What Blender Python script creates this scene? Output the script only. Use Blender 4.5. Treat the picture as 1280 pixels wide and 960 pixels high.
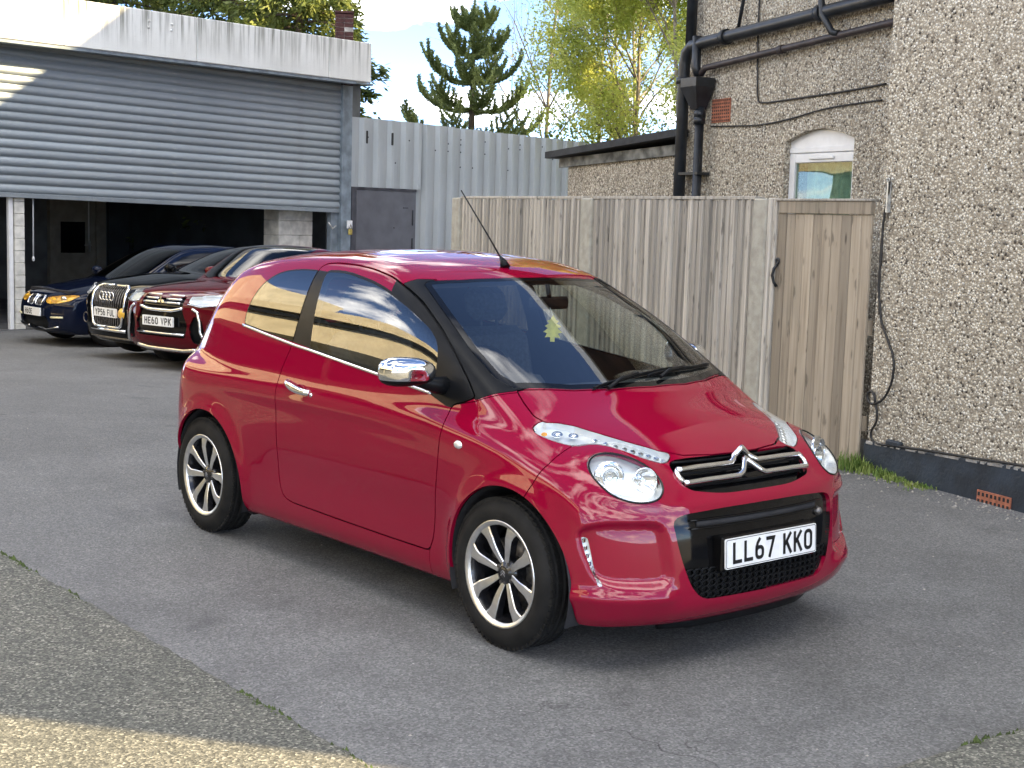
import bpy, bmesh, math, random
import numpy as np
from mathutils import Vector, Matrix
for o in list(bpy.data.objects): bpy.data.objects.remove(o, do_unlink=True)
scene = bpy.context.scene
COL = scene.collection
R_ = math.radians
# ---------------------------------------------------------------- camera (world: x right, y away from the camera, z up, metres)
CAM_H, PITCH, ROLL, FPX = 1.6214, 0.1188, 0.0302, 1755.4
cam_d = bpy.data.cameras.new('camera'); cam = bpy.data.objects.new('camera', cam_d); COL.objects.link(cam)
cam_d.sensor_width = 36.0; cam_d.lens = 36.0 * FPX / 1280.0; cam_d.clip_start = 0.05; cam_d.clip_end = 4000
_f = Vector((0, math.cos(PITCH), -math.sin(PITCH))); _u0 = Vector((0, math.sin(PITCH), math.cos(PITCH))); _r0 = Vector((1, 0, 0))
_r = _r0 * math.cos(ROLL) + _u0 * math.sin(ROLL); _u = -_r0 * math.sin(ROLL) + _u0 * math.cos(ROLL)
_m = Matrix((_r, _u, -_f)).transposed().to_4x4(); _m.translation = Vector((0, 0, CAM_H)); cam.matrix_world = _m
scene.camera = cam
# ---------------------------------------------------------------- sky and sun
SUN_AZ, SUN_EL = R_(102.6), R_(33.0)        # azimuth clockwise from +y
SUN_DIR = Vector((math.sin(SUN_AZ) * math.cos(SUN_EL), math.cos(SUN_AZ) * math.cos(SUN_EL), math.sin(SUN_EL)))
world = bpy.data.worlds.new('World'); scene.world = world; world.use_nodes = True
wn, wl = world.node_tree.nodes, world.node_tree.links
wn.clear()
w_out = wn.new('ShaderNodeOutputWorld'); w_bg = wn.new('ShaderNodeBackground')
w_sky = wn.new('ShaderNodeTexSky'); w_sky.sky_type = 'NISHITA'; w_sky.sun_disc = False
w_sky.sun_elevation = SUN_EL; w_sky.sun_rotation = SUN_AZ; w_sky.air_density = 0.34; w_sky.dust_density = 0.0; w_sky.ozone_density = 1.0
# fair-weather cumulus: noise on the sky direction flattened towards the horizon
CLOUD_SEED = 23.78
w_tc = wn.new('ShaderNodeTexCoord'); w_sep = wn.new('ShaderNodeSeparateXYZ'); w_add = wn.new('ShaderNodeMath'); w_add.operation = 'ADD'; w_add.inputs[1].default_value = 0.18
w_div1 = wn.new('ShaderNodeMath'); w_div1.operation = 'DIVIDE'; w_div2 = wn.new('ShaderNodeMath'); w_div2.operation = 'DIVIDE'; w_comb = wn.new('ShaderNodeCombineXYZ')
w_no = wn.new('ShaderNodeTexNoise'); w_no.inputs['Scale'].default_value = 1.9; w_no.inputs['Detail'].default_value = 9; w_no.inputs['Roughness'].default_value = 0.55
w_rp = wn.new('ShaderNodeValToRGB'); w_rp.color_ramp.elements[0].position = 0.50; w_rp.color_ramp.elements[1].position = 0.63
w_mix = wn.new('ShaderNodeMix'); w_mix.data_type = 'RGBA'; w_mix.inputs[7].default_value = (12.5, 12.1, 11.4, 1)
wl.new(w_tc.outputs['Generated'], w_sep.inputs[0]); wl.new(w_sep.outputs[2], w_add.inputs[0])
wl.new(w_sep.outputs[0], w_div1.inputs[0]); wl.new(w_add.outputs[0], w_div1.inputs[1]); wl.new(w_sep.outputs[1], w_div2.inputs[0]); wl.new(w_add.outputs[0], w_div2.inputs[1])
wl.new(w_div1.outputs[0], w_comb.inputs[0]); wl.new(w_div2.outputs[0], w_comb.inputs[1]); w_comb.inputs[2].default_value = CLOUD_SEED
wl.new(w_comb.outputs[0], w_no.inputs['Vector']); wl.new(w_no.outputs['Fac'], w_rp.inputs[0]); wl.new(w_rp.outputs[0], w_mix.inputs[0])
wl.new(w_sky.outputs[0], w_mix.inputs[6]); wl.new(w_mix.outputs[2], w_bg.inputs[0])
w_bg.inputs[1].default_value = 0.15
wl.new(w_bg.outputs[0], w_out.inputs[0])
sun_d = bpy.data.lights.new('sun', 'SUN'); sun_d.energy = 5.0; sun_d.angle = R_(0.5); sun_d.color = (1.0, 0.78, 0.46)
sun = bpy.data.objects.new('sun', sun_d); COL.objects.link(sun); sun.location = SUN_DIR * 60
sun.rotation_euler = SUN_DIR.to_track_quat('Z', 'Y').to_euler()
scene.view_settings.view_transform = 'Standard'; scene.view_settings.look = 'None'
scene.view_settings.gamma = 1.0; scene.view_settings.use_curve_mapping = False
scene.view_settings.exposure = 2.0
# ---------------------------------------------------------------- helpers: objects
def make_mesh(name, V, F, N=None, smooth=None):
    """V vertices, F faces; an integer triangle array is loaded fast; N optional vertex normals"""
    me = bpy.data.meshes.new(name)
    if isinstance(F, np.ndarray) and F.ndim == 2 and F.shape[1] == 3:
        V = np.asarray(V, np.float32)
        me.vertices.add(len(V)); me.vertices.foreach_set('co', V.ravel())
        me.loops.add(len(F) * 3); me.loops.foreach_set('vertex_index', F.astype(np.int32).ravel())
        me.polygons.add(len(F)); me.polygons.foreach_set('loop_start', np.arange(0, len(F) * 3, 3, dtype=np.int32))
        me.update(calc_edges=True); me.validate()
    else:
        me.from_pydata([tuple(v) for v in V], [], [tuple(f) for f in F]); me.update()
    if N is not None or smooth:
        me.polygons.foreach_set('use_smooth', np.ones(len(me.polygons), bool))
    if N is not None and len(N) == len(me.vertices):
        me.normals_split_custom_set_from_vertices([tuple(n) for n in np.asarray(N, float)])
    return me
def add(name, me, mat=None, parent=None, loc=None, rot=None, scale=None):
    o = bpy.data.objects.new(name, me); COL.objects.link(o)
    if parent is not None: o.parent = parent
    if mat is not None and me is not None and len(me.materials) == 0:
        for m in (mat if isinstance(mat, (list, tuple)) else [mat]): me.materials.append(m)
    if loc is not None: o.location = loc
    if rot is not None: o.rotation_euler = rot
    if scale is not None: o.scale = scale
    return o
def empty(name, loc=(0, 0, 0), rz=0.0):
    o = bpy.data.objects.new(name, None); COL.objects.link(o); o.location = loc; o.rotation_euler = (0, 0, rz); o.empty_display_size = .2
    return o
def tag(o, label=None, cat=None, group=None, kind=None):
    if label: o['label'] = label
    if cat: o['category'] = cat
    if group: o['group'] = group
    if kind: o['kind'] = kind
    return o
class MB:
    """collects simple solids into one mesh"""
    def __init__(s): s.V = []; s.F = []; s.S = []
    def raw(s, V, F, smooth=False):
        n = len(s.V); s.V += [tuple(v) for v in V]; s.F += [tuple(i + n for i in f) for f in F]; s.S += [smooth] * len(F); return s
    def box(s, a, b, M=None, bev=0.0):
        (x0, y0, z0), (x1, y1, z1) = a, b
        if bev > 0:
            e = min(bev, (x1 - x0) * .45, (y1 - y0) * .45, (z1 - z0) * .45); V = []
            for ix, X in ((0, (x0, x1)), ):
                pass
            idx = {}
            def v(*p): idx.setdefault(p, len(idx)); return idx[p]
            Fc = []
            xs, ys, zs = (x0, x0 + e, x1 - e, x1), (y0, y0 + e, y1 - e, y1), (z0, z0 + e, z1 - e, z1)
            Fc += [[v(0, 1, 1), v(0, 1, 2), v(0, 2, 2), v(0, 2, 1)], [v(3, 1, 1), v(3, 2, 1), v(3, 2, 2), v(3, 1, 2)],
                   [v(1, 0, 1), v(2, 0, 1), v(2, 0, 2), v(1, 0, 2)], [v(1, 3, 1), v(1, 3, 2), v(2, 3, 2), v(2, 3, 1)],
                   [v(1, 1, 0), v(1, 2, 0), v(2, 2, 0), v(2, 1, 0)], [v(1, 1, 3), v(2, 1, 3), v(2, 2, 3), v(1, 2, 3)]]
            O = (0, 3); I = {0: 1, 3: 2}
            for a_ in O:
                for b_ in O:
                    Fc.append([v(a_, I[b_], 1), v(a_, I[b_], 2), v(I[a_], b_, 2), v(I[a_], b_, 1)])
                    Fc.append([v(a_, 1, I[b_]), v(a_, 2, I[b_]), v(I[a_], 2, b_), v(I[a_], 1, b_)])
                    Fc.append([v(1, a_, I[b_]), v(2, a_, I[b_]), v(2, I[a_], b_), v(1, I[a_], b_)])
                    for c_ in O: Fc.append([v(a_, I[b_], I[c_]), v(I[a_], b_, I[c_]), v(I[a_], I[b_], c_)])
            P = [None] * len(idx)
            for (i, j, k), n in idx.items(): P[n] = Vector((xs[i], ys[j], zs[k]))
            c = Vector(((x0 + x1) / 2, (y0 + y1) / 2, (z0 + z1) / 2)); F2 = []
            for f in Fc:
                nrm = (P[f[1]] - P[f[0]]).cross(P[f[2]] - P[f[0]]); m = sum((P[i] for i in f), Vector()) / len(f) - c
                F2.append(f if nrm.dot(m) >= 0 else f[::-1])
            V, F = P, F2
        else:
            V = [Vector(p) for p in ((x0, y0, z0), (x1, y0, z0), (x1, y1, z0), (x0, y1, z0), (x0, y0, z1), (x1, y0, z1), (x1, y1, z1), (x0, y1, z1))]
            F = [(0, 3, 2, 1), (4, 5, 6, 7), (0, 1, 5, 4), (1, 2, 6, 5), (2, 3, 7, 6), (3, 0, 4, 7)]
        if M is not None: V = [M @ p for p in V]
        return s.raw(V, F)
    def prism(s, poly, d0, d1, M=None, smooth=False):
        """polygon in (u,v) extruded along w from d0 to d1; local axes (u, v, w)"""
        n = len(poly); V = [Vector((p[0], p[1], d0)) for p in poly] + [Vector((p[0], p[1], d1)) for p in poly]
        ar = sum(poly[i][0] * poly[(i + 1) % n][1] - poly[(i + 1) % n][0] * poly[i][1] for i in range(n))
        ccw = ar * (d1 - d0) > 0
        F = [tuple(range(n))[::-1], tuple(range(n, 2 * n))] + [(i, (i + 1) % n, n + (i + 1) % n, n + i) for i in range(n)]
        if not ccw: F = [f[::-1] for f in F]
        if M is not None: V = [M @ p for p in V]
        k = len(s.F); s.raw(V, F)
        if smooth:
            for i in range(k + 2, len(s.F)): s.S[i] = True
        return s
    def tube(s, pts, r, n=8, caps=True, closed=False):
        P = [Vector(p) for p in pts]; rr = r if hasattr(r, '__len__') else [r] * len(P); V = []; F = []
        up = None; m = len(P)
        for i, p in enumerate(P):
            t = (P[(i + 1) % m] - P[i - 1]) if closed else (P[min(i + 1, m - 1)] - P[max(i - 1, 0)])
            t = t.normalized() if t.length > 1e-9 else Vector((0, 0, 1))
            if up is None: up = Vector((0, 0, 1)) if abs(t.z) < .9 else Vector((1, 0, 0))
            a = (up - t * up.dot(t)).normalized(); b = t.cross(a); up = a
            for k in range(n):
                th = 2 * math.pi * k / n; V.append(p + (a * math.cos(th) + b * math.sin(th)) * rr[i])
        for i in range(m if closed else m - 1):
            j = (i + 1) % m
            for k in range(n): F.append((i * n + k, i * n + (k + 1) % n, j * n + (k + 1) % n, j * n + k))
        q = len(s.F); s.raw(V, F, True)
        if caps and not closed: s.raw([], []); b0 = len(s.V) - len(V); s.F.append(tuple(b0 + k for k in range(n))[::-1]); s.F.append(tuple(b0 + (m - 1) * n + k for k in range(n))); s.S += [False, False]
        return s
    def lathe(s, prof, n=32, M=None, closed=False, smooth=True):
        """profile of (radius, height) turned about the local z axis"""
        V = []; m = len(prof)
        for i in range(n):
            th = 2 * math.pi * i / n
            for r, h in prof:
                p = Vector((r * math.cos(th), r * math.sin(th), h)); V.append(M @ p if M is not None else p)
        F = []
        for i in range(n):
            j = (i + 1) % n
            for k in range(m if closed else m - 1):
                k2 = (k + 1) % m; F.append((i * m + k, j * m + k, j * m + k2, i * m + k2))
        return s.raw(V, F, smooth)
    def mesh(s, name):
        me = bpy.data.meshes.new(name); me.from_pydata([tuple(v) for v in s.V], [], s.F); me.update()
        if any(s.S): me.polygons.foreach_set('use_smooth', np.array(s.S, bool))
        return me
    def build(s, name, mat, parent=None, **k): return add(name, s.mesh(name), mat, parent, **k)
def frame(origin, u, v, w):
    """matrix whose local x, y, z are u, v, w at origin"""
    M = Matrix((Vector(u), Vector(v), Vector(w))).transposed().to_4x4(); M.translation = Vector(origin); return M
# ---------------------------------------------------------------- helpers: materials
def _new(name):
    m = bpy.data.materials.new(name); m.use_nodes = True; nt = m.node_tree; b = nt.nodes['Principled BSDF']; return m, nt, b
def rgb(c): return (c[0], c[1], c[2], 1.0)
def mat(name, col, rough=.5, metal=0.0, coat=0.0, var=0.0, scale=8.0, bump=0.0, bscale=60.0, spec=.5, coord='Object', col2=None, dist=.01, coat_rough=.03, detail=4):
    """plain principled surface with optional colour mottling and fine relief"""
    m, nt, b = _new(name); N, L = nt.nodes, nt.links
    b.inputs['Roughness'].default_value = rough; b.inputs['Metallic'].default_value = metal; b.inputs['Coat Weight'].default_value = coat
    b.inputs['Coat Roughness'].default_value = coat_rough; b.inputs['Specular IOR Level'].default_value = spec; b.inputs['Base Color'].default_value = rgb(col)
    if var > 0 or bump > 0 or col2: tc = N.new('ShaderNodeTexCoord')
    if var > 0 or col2:
        n = N.new('ShaderNodeTexNoise'); n.inputs['Scale'].default_value = scale; n.inputs['Detail'].default_value = detail; L.new(tc.outputs[coord], n.inputs['Vector'])
        mx = N.new('ShaderNodeMix'); mx.data_type = 'RGBA'; rp = N.new('ShaderNodeValToRGB'); rp.color_ramp.elements[0].position = .36; rp.color_ramp.elements[1].position = .64
        L.new(n.outputs['Fac'], rp.inputs[0]); L.new(rp.outputs[0], mx.inputs[0])
        c2 = col2 or tuple(min(1, c * (1 + var)) for c in col); c1 = col if col2 else tuple(c * (1 - var) for c in col)
        mx.inputs[6].default_value = rgb(c1); mx.inputs[7].default_value = rgb(c2); L.new(mx.outputs[2], b.inputs['Base Color'])
    if bump > 0:
        n2 = N.new('ShaderNodeTexNoise'); n2.inputs['Scale'].default_value = bscale; n2.inputs['Detail'].default_value = 5; L.new(tc.outputs[coord], n2.inputs['Vector'])
        bp = N.new('ShaderNodeBump'); bp.inputs['Strength'].default_value = bump; bp.inputs['Distance'].default_value = dist; L.new(n2.outputs['Fac'], bp.inputs['Height']); L.new(bp.outputs[0], b.inputs['Normal'])
    return m
def glass_mat(name, tint=(.75, .8, .78), ior=1.5, rough=.0):
    """thin pane: what lies behind seen through a tint, mirrored by Fresnel"""
    m, nt, b = _new(name); N, L = nt.nodes, nt.links; N.remove(b)
    out = N['Material Output']; tr = N.new('ShaderNodeBsdfTransparent'); tr.inputs[0].default_value = rgb(tint)
    gl = N.new('ShaderNodeBsdfGlossy'); gl.inputs['Roughness'].default_value = rough; gl.inputs[0].default_value = (1, 1, 1, 1)
    lw = N.new('ShaderNodeLayerWeight'); lw.inputs[0].default_value = .5      # Schlick's curve for both faces of the pane
    pw = N.new('ShaderNodeMath'); pw.operation = 'POWER'; pw.inputs[1].default_value = 4.6; L.new(lw.outputs['Facing'], pw.inputs[0])
    f0 = 2 * ((ior - 1) / (ior + 1)) ** 2
    g = N.new('ShaderNodeMath'); g.operation = 'MULTIPLY_ADD'; g.inputs[1].default_value = 1 - f0; g.inputs[2].default_value = f0; g.use_clamp = True
    fr = pw
    mx = N.new('ShaderNodeMixShader'); L.new(fr.outputs[0], g.inputs[0]); L.new(g.outputs[0], mx.inputs[0]); L.new(tr.outputs[0], mx.inputs[1]); L.new(gl.outputs[0], mx.inputs[2]); L.new(mx.outputs[0], out.inputs[0])
    return m
class NT:
    """short-hand for longer node trees"""
    def __init__(s, name):
        s.m, s.nt, s.b = _new(name); s.N, s.L = s.nt.nodes, s.nt.links; s._tc = None
    def tc(s, c='Object'):
        if s._tc is None: s._tc = s.N.new('ShaderNodeTexCoord')
        return s._tc.outputs[c]
    def link(s, a, b): s.L.new(a, b)
    def mapping(s, vec, scale=(1, 1, 1), loc=(0, 0, 0), rot=(0, 0, 0)):
        n = s.N.new('ShaderNodeMapping'); n.inputs['Scale'].default_value = scale; n.inputs['Location'].default_value = loc; n.inputs['Rotation'].default_value = rot; s.link(vec, n.inputs[0]); return n.outputs[0]
    def noise(s, vec, scale, detail=4, rough=.5, dist=0.0):
        n = s.N.new('ShaderNodeTexNoise'); n.inputs['Scale'].default_value = scale; n.inputs['Detail'].default_value = detail; n.inputs['Roughness'].default_value = rough; n.inputs['Distortion'].default_value = dist; s.link(vec, n.inputs['Vector']); return n.outputs['Fac']
    def voro(s, vec, scale, feature='F1', out='Distance', rand=1.0):
        n = s.N.new('ShaderNodeTexVoronoi'); n.feature = feature; n.inputs['Scale'].default_value = scale; n.inputs['Randomness'].default_value = rand; s.link(vec, n.inputs['Vector']); return n.outputs[out]
    def ramp(s, fac, stops):
        n = s.N.new('ShaderNodeValToRGB'); e = n.color_ramp.elements
        while len(e) < len(stops): e.new(.5)
        for i, (p, c) in enumerate(stops):
            e[i].position = p; e[i].color = (c, c, c, 1) if not hasattr(c, '__len__') else rgb(c)
        s.link(fac, n.inputs[0]); return n.outputs[0]
    def mix(s, fac, a, b, mode='MIX'):
        n = s.N.new('ShaderNodeMix'); n.data_type = 'RGBA'; n.blend_type = mode
        for k, v in ((0, fac), (6, a), (7, b)):
            if hasattr(v, 'is_linked') or hasattr(v, 'links'): s.link(v, n.inputs[k])
            elif k == 0: n.inputs[0].default_value = v
            else: n.inputs[k].default_value = rgb(v)
        return n.outputs[2]
    def math(s, op, a, b=None, clamp=False):
        n = s.N.new('ShaderNodeMath'); n.operation = op; n.use_clamp = clamp
        for k, v in ((0, a), (1, b)):
            if v is None: continue
            if hasattr(v, 'links'): s.link(v, n.inputs[k])
            else: n.inputs[k].default_value = v
        return n.outputs[0]
    def bump(s, h, strength=.5, dist=.01, normal=None):
        n = s.N.new('ShaderNodeBump'); n.inputs['Strength'].default_value = strength; n.inputs['Distance'].default_value = dist; s.link(h, n.inputs['Height'])
        if normal is not None: s.link(normal, n.inputs['Normal'])
        return n.outputs[0]
    def set(s, **k):
        for a, v in k.items():
            i = s.b.inputs[a.replace('_', ' ')]
            if hasattr(v, 'links'): s.link(v, i)
            else: i.default_value = rgb(v) if hasattr(v, '__len__') else v
        return s.m
    def objrand(s):
        n = s.N.new('ShaderNodeObjectInfo'); return n.outputs['Random']
# ---------------------------------------------------------------- vehicle materials
def paint(name, col, metal=.0, rough=.35, coat=1.5):
    t = NT(name); t.set(Base_Color=col, Metallic=metal, Roughness=rough, Coat_Weight=1.0, Coat_Roughness=.004, Coat_IOR=coat, Specular_IOR_Level=.0)
    # road film: very light dust that dulls the gloss in patches
    n = t.noise(t.tc(), 3.0, 5, .6); t.set(Roughness=t.ramp(n, [(.3, rough - .05), (.75, rough + .12)]))
    v = t.noise(t.tc(), 900, 2); t.set(Base_Color=t.mix(t.ramp(v, [(.4, 0.0), (.7, 1.0)]), tuple(c * .9 for c in col), tuple(min(1, c * 1.12) for c in col)))
    return t.m
M_RED = paint('red_car_paint', (.225, .0016, .022))
M_CHROME = mat('chrome', (.82, .83, .85), .06, 1.0, var=.05, scale=30)
M_BLKGLOSS = mat('gloss_black_plastic', (.004, .004, .0045), .06, spec=.30, var=.2, scale=20)
M_BLKPLA = mat('satin_black_plastic', (.0055, .006, .007), .36, spec=.14, bump=.15, bscale=900, dist=.001, var=.2, scale=15)
M_DARK = mat('dark_interior_trim', (.018, .018, .02), .75, var=.25, scale=12, bump=.2, bscale=700, dist=.001)
M_SEAT = mat('grey_seat_fabric', (.05, .052, .058), .9, var=.3, scale=60, bump=.4, bscale=600, dist=.002)
M_RUBBER = None
def _tyre_mat():
    t = NT('tyre_rubber'); n = t.noise(t.tc(), 14, 5); t.set(Base_Color=t.mix(t.ramp(n, [(.35, 0.), (.7, 1.)]), (.008, .008, .008), (.018, .0175, .0165)), Roughness=.75, Specular_IOR_Level=.25)
    t.set(Normal=t.bump(t.noise(t.tc(), 300, 3), .25, .002)); return t.m
M_RUBBER = _tyre_mat()
M_ALLOY = mat('machined_alloy', (.86, .86, .85), .30, 1.0, var=.08, scale=25, bump=.03, bscale=200, dist=.001)
M_WBLACK = mat('black_wheel_paint', (.012, .012, .014), .25, coat=.5, var=.3, scale=30)
M_STEEL = mat('brake_steel', (.16, .15, .14), .45, .8, var=.4, scale=40)
M_GLASS = glass_mat('car_glass', (.74, .80, .78), 1.72)
M_PRIV = glass_mat('dark_car_glass', (.16, .17, .17), 1.72)
M_DIMGLASS = glass_mat('shade_darkened_glass', (.10, .11, .11), 1.16)  # tint and reflection lowered to stand for the shade over the parked cars
M_LENS = glass_mat('lamp_lens', (.93, .95, .96), 1.45)
M_REFL = mat('lamp_reflector', (.70, .72, .74), .10, 1.0, var=.03, scale=20)
M_LAMPBODY = mat('lamp_housing', (.76, .77, .76), .26, .5, var=.06, scale=20)
M_AMBER = mat('amber_lens', (.75, .33, .03), .2, var=.15, scale=60)
M_REDLENS = mat('red_tail_lens', (.10, .002, .004), .08, coat=1.0, var=.2, scale=60)
M_PLATE = mat('plate_white', (.80, .80, .78), .35, var=.04, scale=30)
M_PLATEBLK = mat('plate_black', (.008, .008, .008), .4, var=.2, scale=30)
# ---------------------------------------------------------------- surface engine
class Tab:
    """piecewise-linear table smoothed by a gaussian; used for every body profile"""
    def __init__(s, pts, sig, step=0.002):
        pts = sorted(pts); xs = np.array([q[0] for q in pts]); ys = np.array([q[1] for q in pts])
        lo, hi = xs[0] - 1.0, xs[-1] + 1.0
        g = np.arange(lo, hi, step)
        v = np.interp(g, xs, ys)
        s0 = (ys[1] - ys[0]) / (xs[1] - xs[0]); s1 = (ys[-1] - ys[-2]) / (xs[-1] - xs[-2])
        v = np.where(g < xs[0], ys[0] + s0 * (g - xs[0]), v); v = np.where(g > xs[-1], ys[-1] + s1 * (g - xs[-1]), v)
        n = int(3 * sig / step) + 1
        k = np.exp(-0.5 * (np.arange(-n, n + 1) * step / sig) ** 2); k /= k.sum()
        pad = np.concatenate([v[0] + s0 * step * np.arange(-n, 0), v, v[-1] + s1 * step * np.arange(1, n + 1)])
        s.v = np.convolve(pad, k, 'valid'); s.lo = lo; s.step = step; s.n = len(g)
    def __call__(s, x):
        t = np.clip((x - s.lo) / s.step, 0, s.n - 2.001); i = t.astype(int); f = t - i
        return s.v[i] * (1 - f) + s.v[i + 1] * f
def smax(a, b, k): return 0.5 * (a + b + np.sqrt((a - b) ** 2 + k * k))
def smin(a, b, k): return 0.5 * (a + b - np.sqrt((a - b) ** 2 + k * k))
def sstep(a, b, x):
    t = np.clip((x - a) / (b - a), 0, 1); return t * t * t * (t * (6 * t - 15) + 10)
def poly_sd(P, Q):
    """signed distance (negative inside) of 2D points P to closed polygon Q; far points only get a bound"""
    Q = np.asarray(Q, float); lo = Q.min(0) - .06; hi = Q.max(0) + .06
    out = np.maximum(np.maximum(lo - P, P - hi).max(1), 0) + .05
    near = ((P > lo) & (P < hi)).all(1); Pn = P[near]
    if len(Pn) == 0: return out
    d = np.full(len(Pn), 1e9); ins = np.zeros(len(Pn), bool); px, py = Pn[:, 0], Pn[:, 1]
    for a, b in zip(Q, np.roll(Q, -1, 0)):
        ex, ey = b - a; wx, wy = px - a[0], py - a[1]
        t = np.clip((wx * ex + wy * ey) / max(ex * ex + ey * ey, 1e-12), 0, 1)
        d = np.minimum(d, (wx - t * ex) ** 2 + (wy - t * ey) ** 2)
        if a[1] != b[1]: ins ^= ((a[1] > py) != (b[1] > py)) & (px < ex * wy / ey + a[0])
    out[near] = np.where(ins, -1, 1) * np.sqrt(d)
    return out
def roundpoly(pts, r, n=6):
    """closed polygon with corners rounded; r one radius or one per corner"""
    P = [np.array(q, float) for q in pts]; N = len(P); out = []
    for i in range(N):
        a, b, c = P[i - 1], P[i], P[(i + 1) % N]
        rr = r[i] if hasattr(r, '__len__') else r
        u = a - b; v = c - b; lu, lv = np.linalg.norm(u), np.linalg.norm(v); u /= lu; v /= lv
        d = min(rr, lu * .48, lv * .48)
        for k in range(n + 1):
            t = k / n; out.append((1 - t) ** 2 * (b + u * d) + 2 * t * (1 - t) * b + t * t * (b + v * d))
    return np.array(out)
def smoothpoly(pts, n=6):
    """closed Catmull-Rom through the points"""
    P = np.array(pts, float); N = len(P); out = []
    for i in range(N):
        p0, p1, p2, p3 = P[i - 1], P[i], P[(i + 1) % N], P[(i + 2) % N]
        for k in range(n):
            t = k / n
            out.append(.5 * ((2 * p1) + (-p0 + p2) * t + (2 * p0 - 5 * p1 + 4 * p2 - p3) * t * t + (-p0 + 3 * p1 - 3 * p2 + p3) * t ** 3))
    return np.array(out)
def grad(F, P, e=0.002):
    g = np.empty_like(P)
    for i in range(3):
        d = np.zeros(3); d[i] = e
        g[:, i] = (F(P + d) - F(P - d)) / (2 * e)
    return g
def project(F, P, it=4):
    for _ in range(it):
        g = grad(F, P); P = P - (F(P) / np.maximum((g * g).sum(1), .05))[:, None] * g
    return P
def surface(F, lo, hi, h):
    """naive surface nets on a grid, vertices pulled onto F=0; returns V, triangles"""
    ax = [np.arange(lo[i], hi[i] + h, h) for i in range(3)]
    n = [len(a) for a in ax]
    # coarse pass keeps the evaluation to a band round the surface
    X, Y, Z = np.meshgrid(*ax, indexing='ij')
    val = F(np.stack([X.ravel(), Y.ravel(), Z.ravel()], 1)).reshape(n)
    s = val < 0
    c = np.zeros([m - 1 for m in n], np.int8)
    for i in (0, 1):
        for j in (0, 1):
            for k in (0, 1):
                c += s[i:n[0] - 1 + i, j:n[1] - 1 + j, k:n[2] - 1 + k]
    act = (c > 0) & (c < 8)
    idx = np.full(act.shape, -1, int); ii = np.argwhere(act); idx[act] = np.arange(len(ii))
    acc = np.zeros((len(ii), 3)); cnt = np.zeros(len(ii))
    co = np.array([[i, j, k] for i in (0, 1) for j in (0, 1) for k in (0, 1)])
    for a in range(8):
        for b in range(a + 1, 8):
            if np.abs(co[a] - co[b]).sum() != 1: continue
            va = val[tuple((ii + co[a]).T)]; vb = val[tuple((ii + co[b]).T)]
            m = (va < 0) != (vb < 0)
            t = np.where(m, va / np.where(m, va - vb, 1), 0)
            acc += m[:, None] * (co[a] + t[:, None] * (co[b] - co[a])); cnt += m
    V = np.array(lo) + (ii + acc / np.maximum(cnt, 1)[:, None]) * h
    quads = []
    for axis in range(3):
        sl0 = [slice(None)] * 3; sl1 = [slice(None)] * 3
        sl0[axis] = slice(0, -1); sl1[axis] = slice(1, None)
        ch = s[tuple(sl0)] != s[tuple(sl1)]
        e = np.argwhere(ch); u, v = (axis + 1) % 3, (axis + 2) % 3
        ok = (e[:, u] > 0) & (e[:, v] > 0) & (e[:, u] < n[u] - 1) & (e[:, v] < n[v] - 1)
        e = e[ok]
        def cell(du, dv):
            q = e.copy(); q[:, u] += du; q[:, v] += dv; return idx[tuple(q.T)]
        q = np.stack([cell(-1, -1), cell(0, -1), cell(0, 0), cell(-1, 0)], 1)
        flip = ~s[tuple(e.T)]
        q[flip] = q[flip][:, ::-1]
        quads.append(q)
    Q = np.concatenate(quads); Q = Q[(Q >= 0).all(1)]
    V = project(F, V)
    d1 = np.linalg.norm(V[Q[:, 0]] - V[Q[:, 2]], axis=1) <= np.linalg.norm(V[Q[:, 1]] - V[Q[:, 3]], axis=1)
    T = np.where(d1[:, None], Q[:, [0, 1, 2]], Q[:, [0, 1, 3]])
    T2 = np.where(d1[:, None], Q[:, [0, 2, 3]], Q[:, [1, 2, 3]])
    return V, np.concatenate([T, T2])
def compact(V, T):
    u, inv = np.unique(T.ravel(), return_inverse=True)
    return V[u], inv.reshape(-1, 3)
def refine(F, V, T, sel):
    """split the selected triangles' edges at their middles (1-to-4, neighbours bisected)"""
    mark = np.zeros(len(T), bool); mark[sel] = True
    E = np.sort(np.concatenate([T[:, [0, 1]], T[:, [1, 2]], T[:, [2, 0]]]), 1)
    ue, inv = np.unique(E, axis=0, return_inverse=True); inv = inv.ravel()
    em = np.zeros(len(ue), bool); em[inv[np.tile(mark, 3)]] = True
    nid = np.full(len(ue), -1); nid[em] = len(V) + np.arange(em.sum())
    M = (V[ue[em, 0]] + V[ue[em, 1]]) / 2
    if len(M): M = project(F, M, 2)
    V2 = np.concatenate([V, M]); n = len(T)
    m = np.stack([nid[inv[:n]], nid[inv[n:2 * n]], nid[inv[2 * n:]]], 1)
    out = []; k = (m >= 0).sum(1)
    out.append(T[k == 0])
    f = k == 3; a, b, c = T[f].T; x, y, z = m[f].T
    out += [np.stack(q, 1) for q in ((a, x, z), (x, b, y), (z, y, c), (x, y, z))]
    for r in range(3):
        R = np.roll(T, -r, 1); Mr = np.roll(m, -r, 1)
        f = (k == 1) & (Mr[:, 0] >= 0); a, b, c = R[f].T; x = Mr[f, 0]
        out += [np.stack(q, 1) for q in ((a, x, c), (x, b, c))]
        f = (k == 2) & (Mr[:, 2] < 0); a, b, c = R[f].T; x, y = Mr[f, 0], Mr[f, 1]
        out += [np.stack(q, 1) for q in ((x, b, y), (a, x, y), (a, y, c))]
    return V2, np.concatenate(out)
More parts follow.
